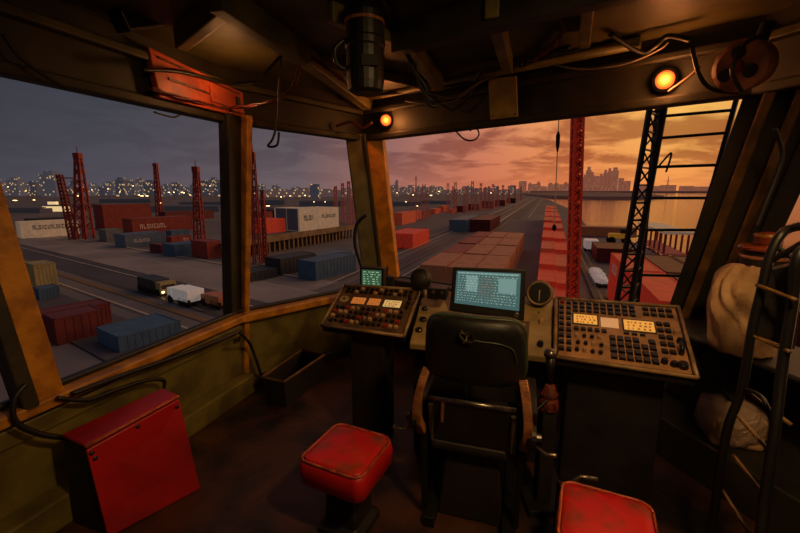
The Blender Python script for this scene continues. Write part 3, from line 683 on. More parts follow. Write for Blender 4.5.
for i in range(6):
    u = .08
    while u < .85:
        w = random.uniform(.05, .16); v = .1 + i * .14
        mb.hexa([Pg(u, v, .003), Pg(u + w, v, .003), Pg(u + w, v + .05, .003), Pg(u, v + .05, .003)], [Pg(u, v, .004), Pg(u + w, v, .004), Pg(u + w, v + .05, .004), Pg(u, v + .05, .004)]); u += w + random.uniform(.05, .2)
mb.build('screen_text', 'greentext', t)
gb = Pg(.5, 1.1, -.04); MB().beam(gb, Vector((gb.x, gb.y, .0)), .05, .05).build('stand', 'black', t)
p = at(390, 285, 2.95)
t = thing('radio_handset', 'upright black radio handset beside the small green display', 'handset', (p.x, p.y, .9))
MB().box(p, (.06, .05, .15)).build('casing', 'black', t, bevel=.008)
MB().cyl(p + Vector((-.02, 0, .07)), p + Vector((-.02, 0, .15)), .006, .004).build('antenna', 'black', t)
MB().box(p - Vector((0, 0, .30)), (.04, .04, .46)).build('stand', 'black', t)
# ------------------------------------------------------------------ operator chair
ca = R(-17); cr = Vector((math.cos(ca), math.sin(ca), 0)); cf = Vector((-cr.y, cr.x, 0))   # right, forward
cb = Vector((.345, 1.78, 0))
t = thing('operator_chair', 'black operator chair with green-edged backrest facing the console', 'chair', cb + cf * .25)
L = lambda r_, f_, z: cb + cr * r_ + cf * f_ + Vector((0, 0, z))
def outline(s, n=40):
    out = []
    for k in range(n):
        a_ = 2 * math.pi * k / n; c_, s_ = math.cos(a_), math.sin(a_); e = .42
        x = abs(c_) ** e * (1 if c_ > 0 else -1) * .242 * s; z = abs(s_) ** e * (1 if s_ > 0 else -1) * .176 * s
        x *= 1 + (.05 if z < 0 else -.04) * abs(z) / .168
        out.append((x, z))
    return out
def shell(rings):
    mb = MB(); vs = []; n = 40
    for s, f_ in rings:
        for x, z in outline(s):
            bow = .25 * x * x / .235
            vs.append(L(x, f_ + bow + (-.12 * z), 1.0 + z))
    fs = [(i * n + k, i * n + (k + 1) % n, (i + 1) * n + (k + 1) % n, (i + 1) * n + k) for i in range(len(rings) - 1) for k in range(n)]
    fs += [tuple(reversed(range(n))), tuple((len(rings) - 1) * n + k for k in range(n))]
    return mb.add(vs, fs)
bk = shell([(.3, -.055), (.7, -.05), (.9, -.04), (.97, -.022), (.99, .0)]).build('backrest', 'chairback', t, smooth=True)
shell([(.985, -.004), (1.02, .0), (1.03, .012), (1.015, .03)]).build('piping', 'chairgreen', bk, smooth=True)
shell([(1.0, .02), (1.0, .05), (.93, .085), (.6, .095), (.2, .095)]).build('cushion', 'chairback', t, smooth=True)
for o in list(bk.children):
    o.location = (0, 0, 0)
# seam line across the back and crumpled latch
sm = [L(x, -.052 + .25 * x * x / .235 - .12 * z, 1.0 + z) for x, z in ((-.02, .085), (.05, .078), (.12, .07), (.18, .04), (.2, -.03))]
MB().tube(smoothpath(sm), .004, 6).build('seam', 'chairgreen', t, smooth=True)
mb = MB()
for a_, b_ in (((-.045, .13), (-.055, .10)), ((-.055, .10), (-.03, .075)), ((-.03, .115), (.0, .12)), ((.0, .12), (.01, .09)), ((.01, .09), (-.01, .065)), ((-.05, .12), (-.01, .105)), ((-.04, .07), (.012, .08)), ((-.02, .125), (-.022, .08))):
    mb.cyl(L(a_[0], -.062 - .12 * a_[1], 1.0 + a_[1]), L(b_[0], -.062 - .12 * b_[1], 1.0 + b_[1]), .005, n=6)
mb.build('latch', 'chrome', t)
# seat pan, base, arms
MB().hexa([L(-.22, .06, .40), L(.22, .06, .40), L(.22, .52, .42), L(-.22, .52, .42)], [L(-.22, .06, .47), L(.22, .06, .47), L(.22, .52, .50), L(-.22, .52, .50)]).build('seat', 'blackmatt', t, bevel=.03, seg=3)
MB().hexa([L(-.17, .09, 0), L(.17, .09, 0), L(.17, .45, 0), L(-.17, .45, 0)], [L(-.14, .12, .40), L(.14, .12, .40), L(.14, .42, .40), L(-.14, .42, .40)]).build('pedestal', 'blackmatt', t, bevel=.01)
MB().cyl(L(-.21, .0, .735), L(.21, .0, .735), .011).build('back_bar', 'chrome', t, smooth=True)
MB().hexa([L(-.19, .05, .50), L(.19, .05, .50), L(.19, .06, .50), L(-.19, .06, .50)], [L(-.19, .0, .72), L(.19, .0, .72), L(.19, .01, .72), L(-.19, .01, .72)]).build('back_plate', 'blackmatt', t)
for k in (-.14,): MB().cyl(L(k, -.01, .62), L(k, .0, .72), .009).build('spring', 'tanmetal', t)
for s in (-1, 1):
    pts = smoothpath([L(s * .235, .06, .86), L(s * .25, .02, .80), L(s * .265, -.01, .70), L(s * .265, .0, .60), L(s * .255, .05, .52)], 5)
    mb = MB()
    for i in range(len(pts) - 1): mb.beam(pts[i], pts[i + 1] + (pts[i + 1] - pts[i]) * .15, .05, .04, cf)
    o = mb.build('arm_bracket', 'tanmetal', t, bevel=.003)
    MB().lathe([(.055, -.02), (.06, 0), (.055, .02), (.02, .025)], L(s * .285, .02, .60), cf, (0, 0, 1), cr * s, 20).build('pivot_disc', 'black', t)
    MB().lathe([(.02, 0), (.02, .02), (.001, .025)], L(s * .31, .02, .60), cf, (0, 0, 1), cr * s, 12).build('pivot_bolt', 'chrome', t)
    MB().beam(L(s * .275, .06, .69), L(s * .275, .42, .70), .07, .04, cr).build('armrest', 'blackmatt', t, bevel=.012)
    MB().tube([L(s * .30, .03, .55), L(s * .36, .02, .52), L(s * .40, .0, .54)], .010, 8).build('lever', 'chrome', t, smooth=True)
    MB().beam(L(s * .24, .07, .05), L(s * .245, .05, .52), .04, .03, cf).build('side_post', 'black', t, bevel=.004)
    MB().beam(L(s * .20, -.02, .03), L(s * .20, .60, .03), .06, .06, cr).build('floor_rail', 'black', t, bevel=.006)
    MB().cyl(L(s * .20, .0, .70), L(s * .20, .05, .48), .012).build('strut', 'chrome', t)
# joystick at the right of the chair
p = Vector((.80, 1.98, 0))
t = thing('joystick', 'black joystick lever with red-tinted boot right of the operator chair', 'joystick', p)
MB().box(p + Vector((0, 0, .02)), (.2, .2, .04)).build('base', 'black', t, bevel=.006)
MB().beam(p + Vector((0, 0, .04)), p + Vector((0, 0, .60)), .08, .08).build('column', 'blackmatt', t, bevel=.01)
MB().lathe([(.055, .60), (.05, .64), (.042, .66), (.046, .68), (.03, .72), (.02, .74)], p).build('boot', 'cablered', t)
MB().tube([p + Vector((0, 0, .72)), p + Vector((-.005, 0, .80)), p + Vector((-.01, .0, .90))], [.016, .02, .026], 12).build('grip', 'key', t, smooth=True)
MB().lathe([(.032, .895), (.034, .91), (.026, .93), (.001, .934)], p + Vector((-.01, 0, 0))).build('cap', 'chrome', t, smooth=True)
cable([p + Vector((-.02, -.03, .66)), p + Vector((-.10, -.05, .60)), p + Vector((-.16, -.06, .60)), p + Vector((-.18, -.08, .66))], .009, 'rubber', 'pale-edged black cable curving from the joystick to the chair')
# pedal bracket on the floor right of the chair
p = Vector((.84, 1.70, 0))
t = thing('lever_stand', 'low black lever stand with steel handles on the floor right of the chair', 'lever stand', p)
MB().box(p + Vector((0, 0, .015)), (.24, .16, .03), cr, cf).build('base', 'black', t, bevel=.004)
MB().beam(p + Vector((-.05, 0, .03)), p + Vector((-.05, 0, .36)), .05, .05).build('column', 'black', t, bevel=.005)
MB().tube([p + Vector((-.05, 0, .34)), p + Vector((.03, 0, .40)), p + Vector((.10, -.02, .40))], .012).build('handle', 'chrome', t, smooth=True)
MB().tube([p + Vector((-.05, 0, .22)), p + Vector((.05, .02, .24)), p + Vector((.06, .02, .32))], .010).build('handle', 'chrome', t, smooth=True)
# tray on the floor at the front-left wall
rc_ = [atz(x, y, .24) for x, y in ((262, 377), (284, 382), (324, 355), (302, 350))]
ctr = sum(rc_, Vector()) / 4
lo_ = [Vector((ctr.x + (q.x - ctr.x) * .9, ctr.y + (q.y - ctr.y) * .9, 0)) for q in rc_]
t = thing('tray', 'open dark metal tray on the floor below the front left window', 'tray', (ctr.x, ctr.y, 0))
MB().hexa(lo_, [q + Vector((0, 0, .015)) for q in lo_]).build('tray_bottom', 'blackmatt', t)
for i in range(4):
    j = (i + 1) % 4; ins = lambda q: q + (Vector((ctr.x, ctr.y, q.z)) - q) * .07
    MB().hexa([lo_[i], lo_[j], ins(lo_[j]), ins(lo_[i])], [rc_[i], rc_[j], ins(rc_[j]), ins(rc_[i])]).build('side_wall', 'blackmatt', t)
MB().tube(rc_ + [rc_[0]], .012, 6).build('rim', 'golddim', t)
# ------------------------------------------------------------------ right side: sack, canister, bundle, rack
def blob(c, rx, ry, rz, seed, amp=.12, flat=None, n=28, m_=18, freq=3.2):
    from mathutils import noise
    mb = MB(); vs = []
    for i in range(m_ + 1):
        th = math.pi * i / m_
        for k in range(n):
            ph = 2 * math.pi * k / n
            d = Vector((math.sin(th) * math.cos(ph), math.sin(th) * math.sin(ph), math.cos(th)))
            e = Vector([abs(x) ** .75 * (1 if x > 0 else -1) for x in d])
            f_ = 1 + amp * noise.noise(d * freq + Vector((seed, 0, 0))) + amp * .5 * noise.noise(d * freq * 2.5 + Vector((0, seed, 0)))
            v = Vector((e.x * rx * f_, e.y * ry * f_, e.z * rz * f_))
            if flat is not None and v.z < flat: v.z = flat
            vs.append(Vector(c) + v)
    fs = [(i * n + k, i * n + (k + 1) % n, (i + 1) * n + (k + 1) % n, (i + 1) * n + k) for i in range(m_) for k in range(n)]
    return mb.add(vs, fs)
nR = V2(inward(CS, D), 0)
sk = at(746, 304, 2.12)
shelf_z = .86
ledge('trim_61', CS, D, .87, .46, .03, 'darkolive')
from mathutils import noise
prof = [(.05, .252), (.085, .246), (.115, .225), (.142, .19), (.160, .14), (.168, .08), (.166, .0), (.158, -.08), (.150, -.15), (.150, -.20), (.142, -.228), (.09, -.235)]
prof = [(x.x, x.z) for x in smoothpath([(r_, 0, z_) for r_, z_ in prof], 4)]
mb = MB(); n_ = 96; vs = []
for r_, z_ in prof:
    for k in range(n_):
        ph = 2 * math.pi * k / n_; q = Vector((math.cos(ph), math.sin(ph), z_ * 5))
        tw = ph + 2.2 * z_ + .35 * noise.noise(q * 1.3)
        f_ = 1 + (.15 if z_ > -.2 else .05) * (abs(math.sin(tw * 5.5 + 1.2 * noise.noise(q * .9))) ** 1.6 - .4) * (1.0 if z_ > .1 else .75) + .11 * noise.noise(q * .8 + Vector((4, 0, 0)))
        vs.append(Vector((sk.x + math.cos(ph) * r_ * f_ * .95, sk.y + math.sin(ph) * r_ * f_, 1.105 + z_ + .012 * noise.noise(q * 2))))
L_ = len(prof)
mb.add(vs, [(i * n_ + k, i * n_ + (k + 1) % n_, (i + 1) * n_ + (k + 1) % n_, (i + 1) * n_ + k) for i in range(L_ - 1) for k in range(n_)] + [tuple(reversed(range(n_))), tuple((L_ - 1) * n_ + k for k in range(n_))])
o = mb.build('sack', 'cloth', smooth=True)
tag(o, 'bulky cream cloth sack on the right window ledge', 'sack')
p = Vector((sk.x + .045, sk.y - .02, 1.345))
t = thing('canister', 'brown lidded canister with orange cap on top of the cream sack', 'canister', p)
MB().lathe([(.085, 0), (.105, .02), (.105, .055), (.092, .07), (.095, .085), (.08, .10)], p).build('body', 'blackmatt', t, smooth=False)
MB().lathe([(.108, .05), (.112, .058), (.108, .066)], p).build('band', 'tan', t)
MB().lathe([(.118, .095), (.125, .105), (.118, .118), (.06, .125)], p).build('lid', 'amber', t)
MB().lathe([(.05, .12), (.062, .13), (.062, .175), (.056, .185), (.03, .19), (.001, .19)], p).build('cap', 'amber', t)
MB().lathe([(.064, .165), (.066, .172), (.064, .18)], p).build('cap_ring', 'gold', t)
# bundle wrapped in plastic on the lower ledge
p = atz(722, 437, .26)
t = thing('bundle', 'pale bundle wrapped in clear plastic on the low ledge at right', 'bundle', p)
MB().box(p + Vector((.03, 0, .10)), (.26, .26, .19), (.95, -.3, 0), (.3, .95, 0)).build('carton', 'cloth', t, bevel=.02)
blob(p + Vector((.03, 0, .125)), .165, .165, .14, 8.0, .12, flat=-.123).build('wrap', 'plastic', t, smooth=True)
# black rack, near right
t = thing('rack', 'black metal tube rack with slanting rungs at the right edge', 'rack', (1.55, 1.5, 0))
def tube(name, pts, r, m_='black', parent=t): return MB().tube(smoothpath(pts, 5), r, 8).build(name, m_, parent, smooth=True)
Yr = 1.55
tube('post', [at(818, 224, 1.45), at(792, 228, Yr), at(780, 236, Yr), at(770, 256, Yr), at(762, 288, Yr), at(752, 330, Yr), at(742, 388, Yr), at(727, 431, Yr), at(716, 500, Yr), atz(708, 566, 0)], .017)
tube('post', [at(830, 244, 1.45), at(800, 252, 1.42), at(793, 300, 1.42), at(782, 370, 1.4), at(775, 430, 1.35), at(765, 500, 1.3), at(757, 560, 1.25), atz(740, 640, 0)], .018)
for a_, b_ in (((742, 388), (791, 425)), ((736, 414), (774, 456)), ((733, 455), (764, 495)), ((722, 490), (750, 534)), ((757, 285), (796, 300)), ((752, 335), (790, 352))):
    tube('rung', [at(*a_, Yr), at(*b_, 1.38)], .008, 'golddim')
tube('brace', [at(770, 262, Yr), at(806, 240, 1.45)], .010); tube('brace', [at(776, 246, Yr), at(806, 268, 1.45)], .010)
tube('brace', [at(742, 388, Yr), at(764, 400, 1.45), at(776, 440, 1.38)], .008)
MB().hexa([at(806, 262, 1.43), at(770, 270, 1.55), at(755, 335, 1.55), at(795, 350, 1.43)], [x + Vector((.02, .04, 0)) for x in (at(806, 262, 1.43), at(770, 270, 1.55), at(755, 335, 1.55), at(795, 350, 1.43))]).build('side_panel', 'blackmatt', t, bevel=.004)
p = Vector((1.74, 1.08, 0))
t2 = thing('locker', 'tall dark box in shadow behind the rack at the right edge', 'locker', p)
MB().box(p + Vector((0, 0, .36)), (.42, .34, .72), cr, cf).build('body', 'blackmatt', t2, bevel=.015)
MB().box(p + Vector((0, 0, .735)), (.44, .36, .03), cr, cf).build('lid', 'blackmatt', t2, bevel=.008)
cable([at(690, 352, 2.3), at(704, 372, 2.25), at(725, 392, 2.2), at(752, 420, 2.1)], .016, 'rubber', 'black hose sloping down below the right window ledge')
# diagonal pipe under the right panel, below the corner
struct('trim_62', MB().beam(atz(642, 421, .02), at(664, 372, 2.82), .05, .04, (1, 0, 0)), 'olive', bevel=.006)
# ------------------------------------------------------------------ lights
def light(name, kind, loc, energy, color, **k):
    l_ = bpy.data.lights.new(name, kind); l_.energy = energy; l_.color = color
    for a_, b_ in k.items(): setattr(l_, a_, b_)
    o = bpy.data.objects.new(name, l_); o.location = loc; COL.objects.link(o); return o
light('lamp_glow', 'POINT', lp1, 4, (1, .34, .09), shadow_soft_size=.05)
light('lamp_glow', 'POINT', lp2, 6, (1, .34, .09), shadow_soft_size=.05)
l1 = light('cab_light', 'SPOT', (.9, .5, 2.62), 98, (1, .60, .24), shadow_soft_size=.10, spot_size=R(150), spot_blend=.8)
l1.rotation_euler = (R(20), R(14), 0)
light('rear_fill', 'POINT', (.9, -.7, 2.25), 6.5, (1, .62, .24), shadow_soft_size=.10)  # unseen fill added behind the camera to lift the ceiling
light('box_fill', 'POINT', onwall(232, 86, Fp, A, .36), 3.4, (1, .42, .14), shadow_soft_size=.04)  # fill added for the orange box and cable; no fixture there
sun = light('sun', 'SUN', (30, 30, 20), 1.0, (1, .50, .20), angle=R(50))
sd = Vector((math.sin(R(76)), math.cos(R(76)), math.tan(R(24)))).normalized()
sun.rotation_euler = sd.to_track_quat('Z', 'Y').to_euler()
# ================================================================== OUTSIDE
AX = {k: Vector((math.sin(R(a)), math.cos(R(a)), 0)) for k, a in (('u', 20), ('v', 110), ('x', 34), ('w', 124))}
PER = {'u': 'v', 'v': 'u', 'x': 'w', 'w': 'x'}
g0 = lambda px, py: atz(px, py, GZ)
# water and land
struct('water', MB().quad((-3000, -200, GZ - 1), (9000, -200, GZ - 1), (9000, 9000, GZ - 1), (-3000, 9000, GZ - 1)), 'water')
edge = [(1100, 560), (760, 330), (700, 288), (672, 262), (652, 249), (618, 237), (598, 232), (585, 224), (577, 212), (549, 200), (537, 195.6), (522, 192.6)]
poly = [g0(*p) for p in edge] + [Vector((900, 5200, GZ)), Vector((-6000, 5200, GZ)), Vector((-6000, -120, GZ)), Vector((60, -120, GZ))]
struct('ground', MB().prism([p - Vector((0, 0, 3)) for p in poly], (0, 0, 3)), 'asphalt')
bw = [g0(*p) for p in ((524, 193.4), (560, 192.6), (600, 192.6), (640, 194.2), (664, 197.4), (648, 198.8), (600, 199.0), (552, 197.8), (527, 195.6))]
struct('shore_1', MB().prism([p - Vector((0, 0, 1)) for p in bw], (0, 0, 5)), 'shore')
a, b_ = at(535, 190, 2700), at(860, 190, 2700)
struct('shore_2', MB().hexa([(a.x, 2700, GZ - 2), (b_.x, 2700, GZ - 2), (b_.x + 300, 3300, GZ - 2), (a.x, 3300, GZ - 2)], [(a.x, 2700, GZ + 9), (b_.x, 2700, GZ + 9), (b_.x + 300, 3300, GZ + 12), (a.x, 3300, GZ + 12)]), 'shore')
def strip(name, p, axis, back, fwd, w, m, z=.02):
    c = g0(*p); d = AX[axis]; n = AX[PER[axis]]
    a_, b_ = c - d * back, c + d * fwd
    return struct(name, MB().quad(*[q + Vector((0, 0, z)) for q in (a_ - n * w / 2, a_ + n * w / 2, b_ + n * w / 2, b_ - n * w / 2)]), m)
# left-hand roads, running across (axis w)
for i, (p, w, m_, z) in enumerate((((130, 253), 9, 'road', .03), ((130, 262), 1.0, 'line', .05), ((130, 269), 5, 'asphalt2', .03), ((140, 300), .9, 'kerb', .06), ((150, 283), 7, 'asphalt2', .02), ((300, 292), 1.6, 'line', .05), ((300, 300), 7, 'road', .03), ((100, 330), 6, 'asphalt2', .03), ((130, 248.5), .5, 'line', 0), ((130, 276), .25, 'line', 0), ((140, 293), .25, 'rail', 0), ((140, 313), .22, 'line', 0))):
    strip('road_%d' % (i + 1), p, 'w', 160, 60, w, m_, .02 + .016 * i)
# central lanes and rails (axis u)
for i, (p, w, m_) in enumerate((((405, 262), 3.2, 'asphalt2'), ((428, 262), .35, 'line'), ((392, 268), .35, 'rail'), ((440, 262), 2.6, 'asphalt2'), ((458, 262), .4, 'rail'), ((415, 262), .35, 'rail'), ((500, 215), .5, 'rail'), ((520, 215), 4, 'asphalt2'), ((531, 215), .6, 'line'), ((490, 215), 4, 'road'), ((596, 280), 3.2, 'asphalt2'), ((602, 285), .3, 'rail'), ((594, 285), .3, 'rail'), ((500, 222), 1.2, 'line'), ((400, 285), .5, 'rail'), ((480, 218), .8, 'rail'), ((425, 240), .6, 'rail'), ((508, 212), .8, 'rail'), ((398, 256), .3, 'line'))):
    strip('road_%d' % (i + 20), p, 'u', 30, 500 if p[0] < 560 else 60, w, m_, .16 + .014 * i)
for i, (p, w, m_) in enumerate((((655, 262), 5, 'road'), ((663, 262), .5, 'line'))):
    strip('road_%d' % (i + 40), p, 'u', 40, 25, w, m_, .36 + .02 * i)
def dots(): pass
def container(label, G, ax, length, depth, height, m, detail=1, mark=None, group=None, ends=True, per=None, endm=None):
    """G: bottom corner nearest; ax: long axis vector (unit, pointing along the visible long side); depth away from it"""
    if per is None:
        per = Vector((-ax.y, ax.x, 0))
        if per.dot(G - EYE) < 0: per = -per
    t = thing('shipping_container', label, 'container', G, 0, group)
    Lc = lambda a_, b_, c_: ax * a_ + per * b_ + Vector((0, 0, c_))
    mb = MB(); e = .06
    mb.hexa([Lc(e, e, .05), Lc(length - e, e, .05), Lc(length - e, depth - e, .05), Lc(e, depth - e, .05)], [Lc(e, e, height - .06), Lc(length - e, e, height - .06), Lc(length - e, depth - e, height - .06), Lc(e, depth - e, height - .06)])
    # corrugation ribs on both long sides and on the roof
    if detail > 0:
        n = max(6, int(length / (.8 if detail < 2 else .55)))
        for k in range(n):
            x0 = length * (k + .25) / n; x1 = length * (k + .7) / n
            mb.hexa([Lc(x0, .02, .12), Lc(x1, .02, .12), Lc(x1, e + .01, .12), Lc(x0, e + .01, .12)], [Lc(x0, .02, height - .15), Lc(x1, .02, height - .15), Lc(x1, e + .01, height - .15), Lc(x0, e + .01, height - .15)])
    mb.build('body', m, t, False)
    fr = MB(); s_ = .14
    for x in (s_ / 2, length - s_ / 2):
        for y in (s_ / 2, depth - s_ / 2): fr.box(Lc(x, y, height / 2), (s_, s_, height), ax, per)
    for y in (s_ / 2, depth - s_ / 2):
        for z in (s_ / 2, height - s_ / 2): fr.box(Lc(length / 2, y, z), (length, s_, s_), ax, per)
    for x in (s_ / 2, length - s_ / 2):
        for z in (s_ / 2, height - s_ / 2): fr.box(Lc(x, depth / 2, z), (s_, depth, s_), ax, per)
    fr.build('frame', m, t, False)
    if ends and detail > 0:
        for x, sg in ((0, -1), (length, 1)):
            if ((Lc(x, depth / 2, height / 2) + G - EYE).dot(ax * sg)) < 0:
                for k in (0, 1):
                    y0, y1 = depth * (.06 + .45 * k), depth * (.49 + .45 * k)
                    dm = MB(); dm.hexa([Lc(x, y0, .15), Lc(x + sg * .05, y0, .15), Lc(x + sg * .05, y1, .15), Lc(x, y1, .15)], [Lc(x, y0, height - .15), Lc(x + sg * .05, y0, height - .15), Lc(x + sg * .05, y1, height - .15), Lc(x, y1, height - .15)])
                    for q_ in (.3, .7):
                        yy = y0 + (y1 - y0) * q_; dm.cyl(Lc(x + sg * .07, yy, .2), Lc(x + sg * .07, yy, height - .2), .035, n=5)
                    dm.build('door', M[endm] if endm else m, t, False)
    if mark:
        u0, u1, v0, v1, mm, n = mark; mb = MB(); w = (u1 - u0) / n
        for k in range(n):
            x0, x1 = length * (u0 + w * k), length * (u0 + w * (k + .68)); z0, z1 = height * v0, height * v1; th = (x1 - x0) * .26
            def stroke(xa, xb, za, zb): mb.hexa([Lc(xa, -.02, za), Lc(xb, -.02, za), Lc(xb, .03, za), Lc(xa, .03, za)], [Lc(xa, -.02, zb), Lc(xb, -.02, zb), Lc(xb, .03, zb), Lc(xa, .03, zb)])
            stroke(x0, x0 + th, z0, z1)
            if k % 3 != 1: stroke(x1 - th, x1, z0, z1)
            if k % 2 == 0: stroke(x0, x1, z1 - (z1 - z0) * .22, z1)
            if k % 3 != 0: stroke(x0, x1, z0, z0 + (z1 - z0) * .22)
        mb.build('lettering', mm, t, False)
    return t
def pc(label, p1, p2, ax, hpx, depth, m, n=1, detail=1, mark=None, group=None, z0=0.0, labels=None, endm=None):
    G1 = g0(*p1); G2 = g0(*p2); d = AX[ax].copy(); l_ = (G2 - G1).dot(d)
    if l_ < 0: d = -d; l_ = -l_
    if ax != 'u':                                   # length so that the far end stands where the photograph shows it
        dn_ = EYE.z - GZ; kx = p2[0] - 400.0
        l2 = (kx * (G1.y * cp + dn_ * sp) - F * G1.x) / (F * d.x - kx * d.y * cp)
        if 1.5 < l2 < 60: l_ = l2
    H = at(p1[0], p1[1] - hpx, G1.y).z - GZ
    out = []
    for k in range(n):
        out.append(container((labels[k] if labels else label), G1 + Vector((0, 0, z0 + k * H / n)), d, l_, depth, H / n, M[m], detail, mark if k == n - 1 else None, group, endm=endm))
    return out, H
# left yard
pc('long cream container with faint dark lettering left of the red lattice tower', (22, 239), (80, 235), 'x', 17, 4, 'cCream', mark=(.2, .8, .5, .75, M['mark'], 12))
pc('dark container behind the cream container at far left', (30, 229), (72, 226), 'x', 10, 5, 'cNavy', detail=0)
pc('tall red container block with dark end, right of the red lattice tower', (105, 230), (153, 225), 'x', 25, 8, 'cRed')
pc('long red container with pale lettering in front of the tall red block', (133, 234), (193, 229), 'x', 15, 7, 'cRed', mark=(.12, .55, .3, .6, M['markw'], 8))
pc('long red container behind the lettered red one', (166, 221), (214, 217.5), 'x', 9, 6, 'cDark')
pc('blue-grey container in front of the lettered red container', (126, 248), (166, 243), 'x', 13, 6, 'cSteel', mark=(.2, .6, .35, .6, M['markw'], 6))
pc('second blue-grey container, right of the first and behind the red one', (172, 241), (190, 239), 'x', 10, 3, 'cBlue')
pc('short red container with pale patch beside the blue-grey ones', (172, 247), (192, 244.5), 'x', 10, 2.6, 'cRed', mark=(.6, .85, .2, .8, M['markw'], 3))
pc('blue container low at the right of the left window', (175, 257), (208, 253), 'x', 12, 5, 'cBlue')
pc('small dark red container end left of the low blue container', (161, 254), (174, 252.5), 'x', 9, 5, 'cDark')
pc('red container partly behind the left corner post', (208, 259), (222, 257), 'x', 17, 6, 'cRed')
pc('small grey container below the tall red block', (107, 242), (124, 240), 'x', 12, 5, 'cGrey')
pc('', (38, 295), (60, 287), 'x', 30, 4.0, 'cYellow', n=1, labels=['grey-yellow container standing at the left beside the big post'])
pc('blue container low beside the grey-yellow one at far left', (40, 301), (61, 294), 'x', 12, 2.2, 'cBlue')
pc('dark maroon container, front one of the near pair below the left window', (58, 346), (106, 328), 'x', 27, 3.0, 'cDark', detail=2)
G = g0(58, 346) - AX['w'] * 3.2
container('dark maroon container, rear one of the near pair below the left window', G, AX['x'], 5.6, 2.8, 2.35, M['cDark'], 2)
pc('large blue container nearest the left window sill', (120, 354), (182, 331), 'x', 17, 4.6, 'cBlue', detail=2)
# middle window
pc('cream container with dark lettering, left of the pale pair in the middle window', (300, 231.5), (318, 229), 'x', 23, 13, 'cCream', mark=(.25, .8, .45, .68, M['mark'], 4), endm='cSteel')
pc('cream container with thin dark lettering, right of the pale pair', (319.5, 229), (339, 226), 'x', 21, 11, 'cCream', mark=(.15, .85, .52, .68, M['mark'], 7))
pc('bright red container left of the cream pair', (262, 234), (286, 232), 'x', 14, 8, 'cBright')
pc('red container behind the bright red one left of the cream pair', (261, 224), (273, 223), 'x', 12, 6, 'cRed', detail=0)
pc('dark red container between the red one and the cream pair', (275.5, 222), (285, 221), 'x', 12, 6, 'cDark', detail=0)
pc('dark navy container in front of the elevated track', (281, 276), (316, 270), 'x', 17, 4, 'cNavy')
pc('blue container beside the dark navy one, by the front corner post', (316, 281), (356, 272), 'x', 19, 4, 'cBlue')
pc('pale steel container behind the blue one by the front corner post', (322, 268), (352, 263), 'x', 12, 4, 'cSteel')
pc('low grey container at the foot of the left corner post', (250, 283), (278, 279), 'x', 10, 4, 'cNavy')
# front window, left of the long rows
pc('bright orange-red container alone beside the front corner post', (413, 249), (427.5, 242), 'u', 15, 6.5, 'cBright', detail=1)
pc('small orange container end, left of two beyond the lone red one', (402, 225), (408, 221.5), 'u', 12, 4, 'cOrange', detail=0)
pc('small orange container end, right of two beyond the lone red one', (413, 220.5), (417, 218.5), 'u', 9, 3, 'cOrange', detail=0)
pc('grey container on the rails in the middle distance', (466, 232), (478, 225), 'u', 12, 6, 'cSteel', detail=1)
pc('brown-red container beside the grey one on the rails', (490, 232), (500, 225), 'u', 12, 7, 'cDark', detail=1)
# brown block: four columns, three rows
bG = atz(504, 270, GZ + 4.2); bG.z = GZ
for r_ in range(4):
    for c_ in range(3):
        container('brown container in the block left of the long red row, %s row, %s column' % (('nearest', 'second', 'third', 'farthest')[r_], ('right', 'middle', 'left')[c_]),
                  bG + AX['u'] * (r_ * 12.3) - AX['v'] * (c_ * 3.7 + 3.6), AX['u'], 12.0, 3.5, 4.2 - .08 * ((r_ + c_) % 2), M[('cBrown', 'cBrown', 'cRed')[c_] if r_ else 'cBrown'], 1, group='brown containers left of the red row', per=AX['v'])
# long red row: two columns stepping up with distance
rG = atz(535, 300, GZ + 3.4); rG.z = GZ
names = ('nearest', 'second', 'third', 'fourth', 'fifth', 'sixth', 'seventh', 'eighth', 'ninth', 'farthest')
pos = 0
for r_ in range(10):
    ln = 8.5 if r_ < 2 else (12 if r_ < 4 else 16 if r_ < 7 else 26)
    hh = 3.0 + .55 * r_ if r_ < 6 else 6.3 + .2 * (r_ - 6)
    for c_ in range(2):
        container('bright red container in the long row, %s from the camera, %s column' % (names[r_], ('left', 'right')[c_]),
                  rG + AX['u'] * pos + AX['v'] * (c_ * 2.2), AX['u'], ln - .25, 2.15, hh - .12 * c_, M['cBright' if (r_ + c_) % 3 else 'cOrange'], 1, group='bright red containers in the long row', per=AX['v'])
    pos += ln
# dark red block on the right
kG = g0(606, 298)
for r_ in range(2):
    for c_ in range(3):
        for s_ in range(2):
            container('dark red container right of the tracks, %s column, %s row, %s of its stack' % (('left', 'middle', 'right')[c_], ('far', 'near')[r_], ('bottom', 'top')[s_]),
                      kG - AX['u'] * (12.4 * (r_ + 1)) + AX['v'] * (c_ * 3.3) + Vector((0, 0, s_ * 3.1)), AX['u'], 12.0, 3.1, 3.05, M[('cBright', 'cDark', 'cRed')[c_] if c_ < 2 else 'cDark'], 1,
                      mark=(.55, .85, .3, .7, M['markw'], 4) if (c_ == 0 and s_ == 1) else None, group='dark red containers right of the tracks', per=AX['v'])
pc('brown container behind the dark red block', (596, 262), (610, 255), 'u', 14, 7, 'cDark', detail=0)
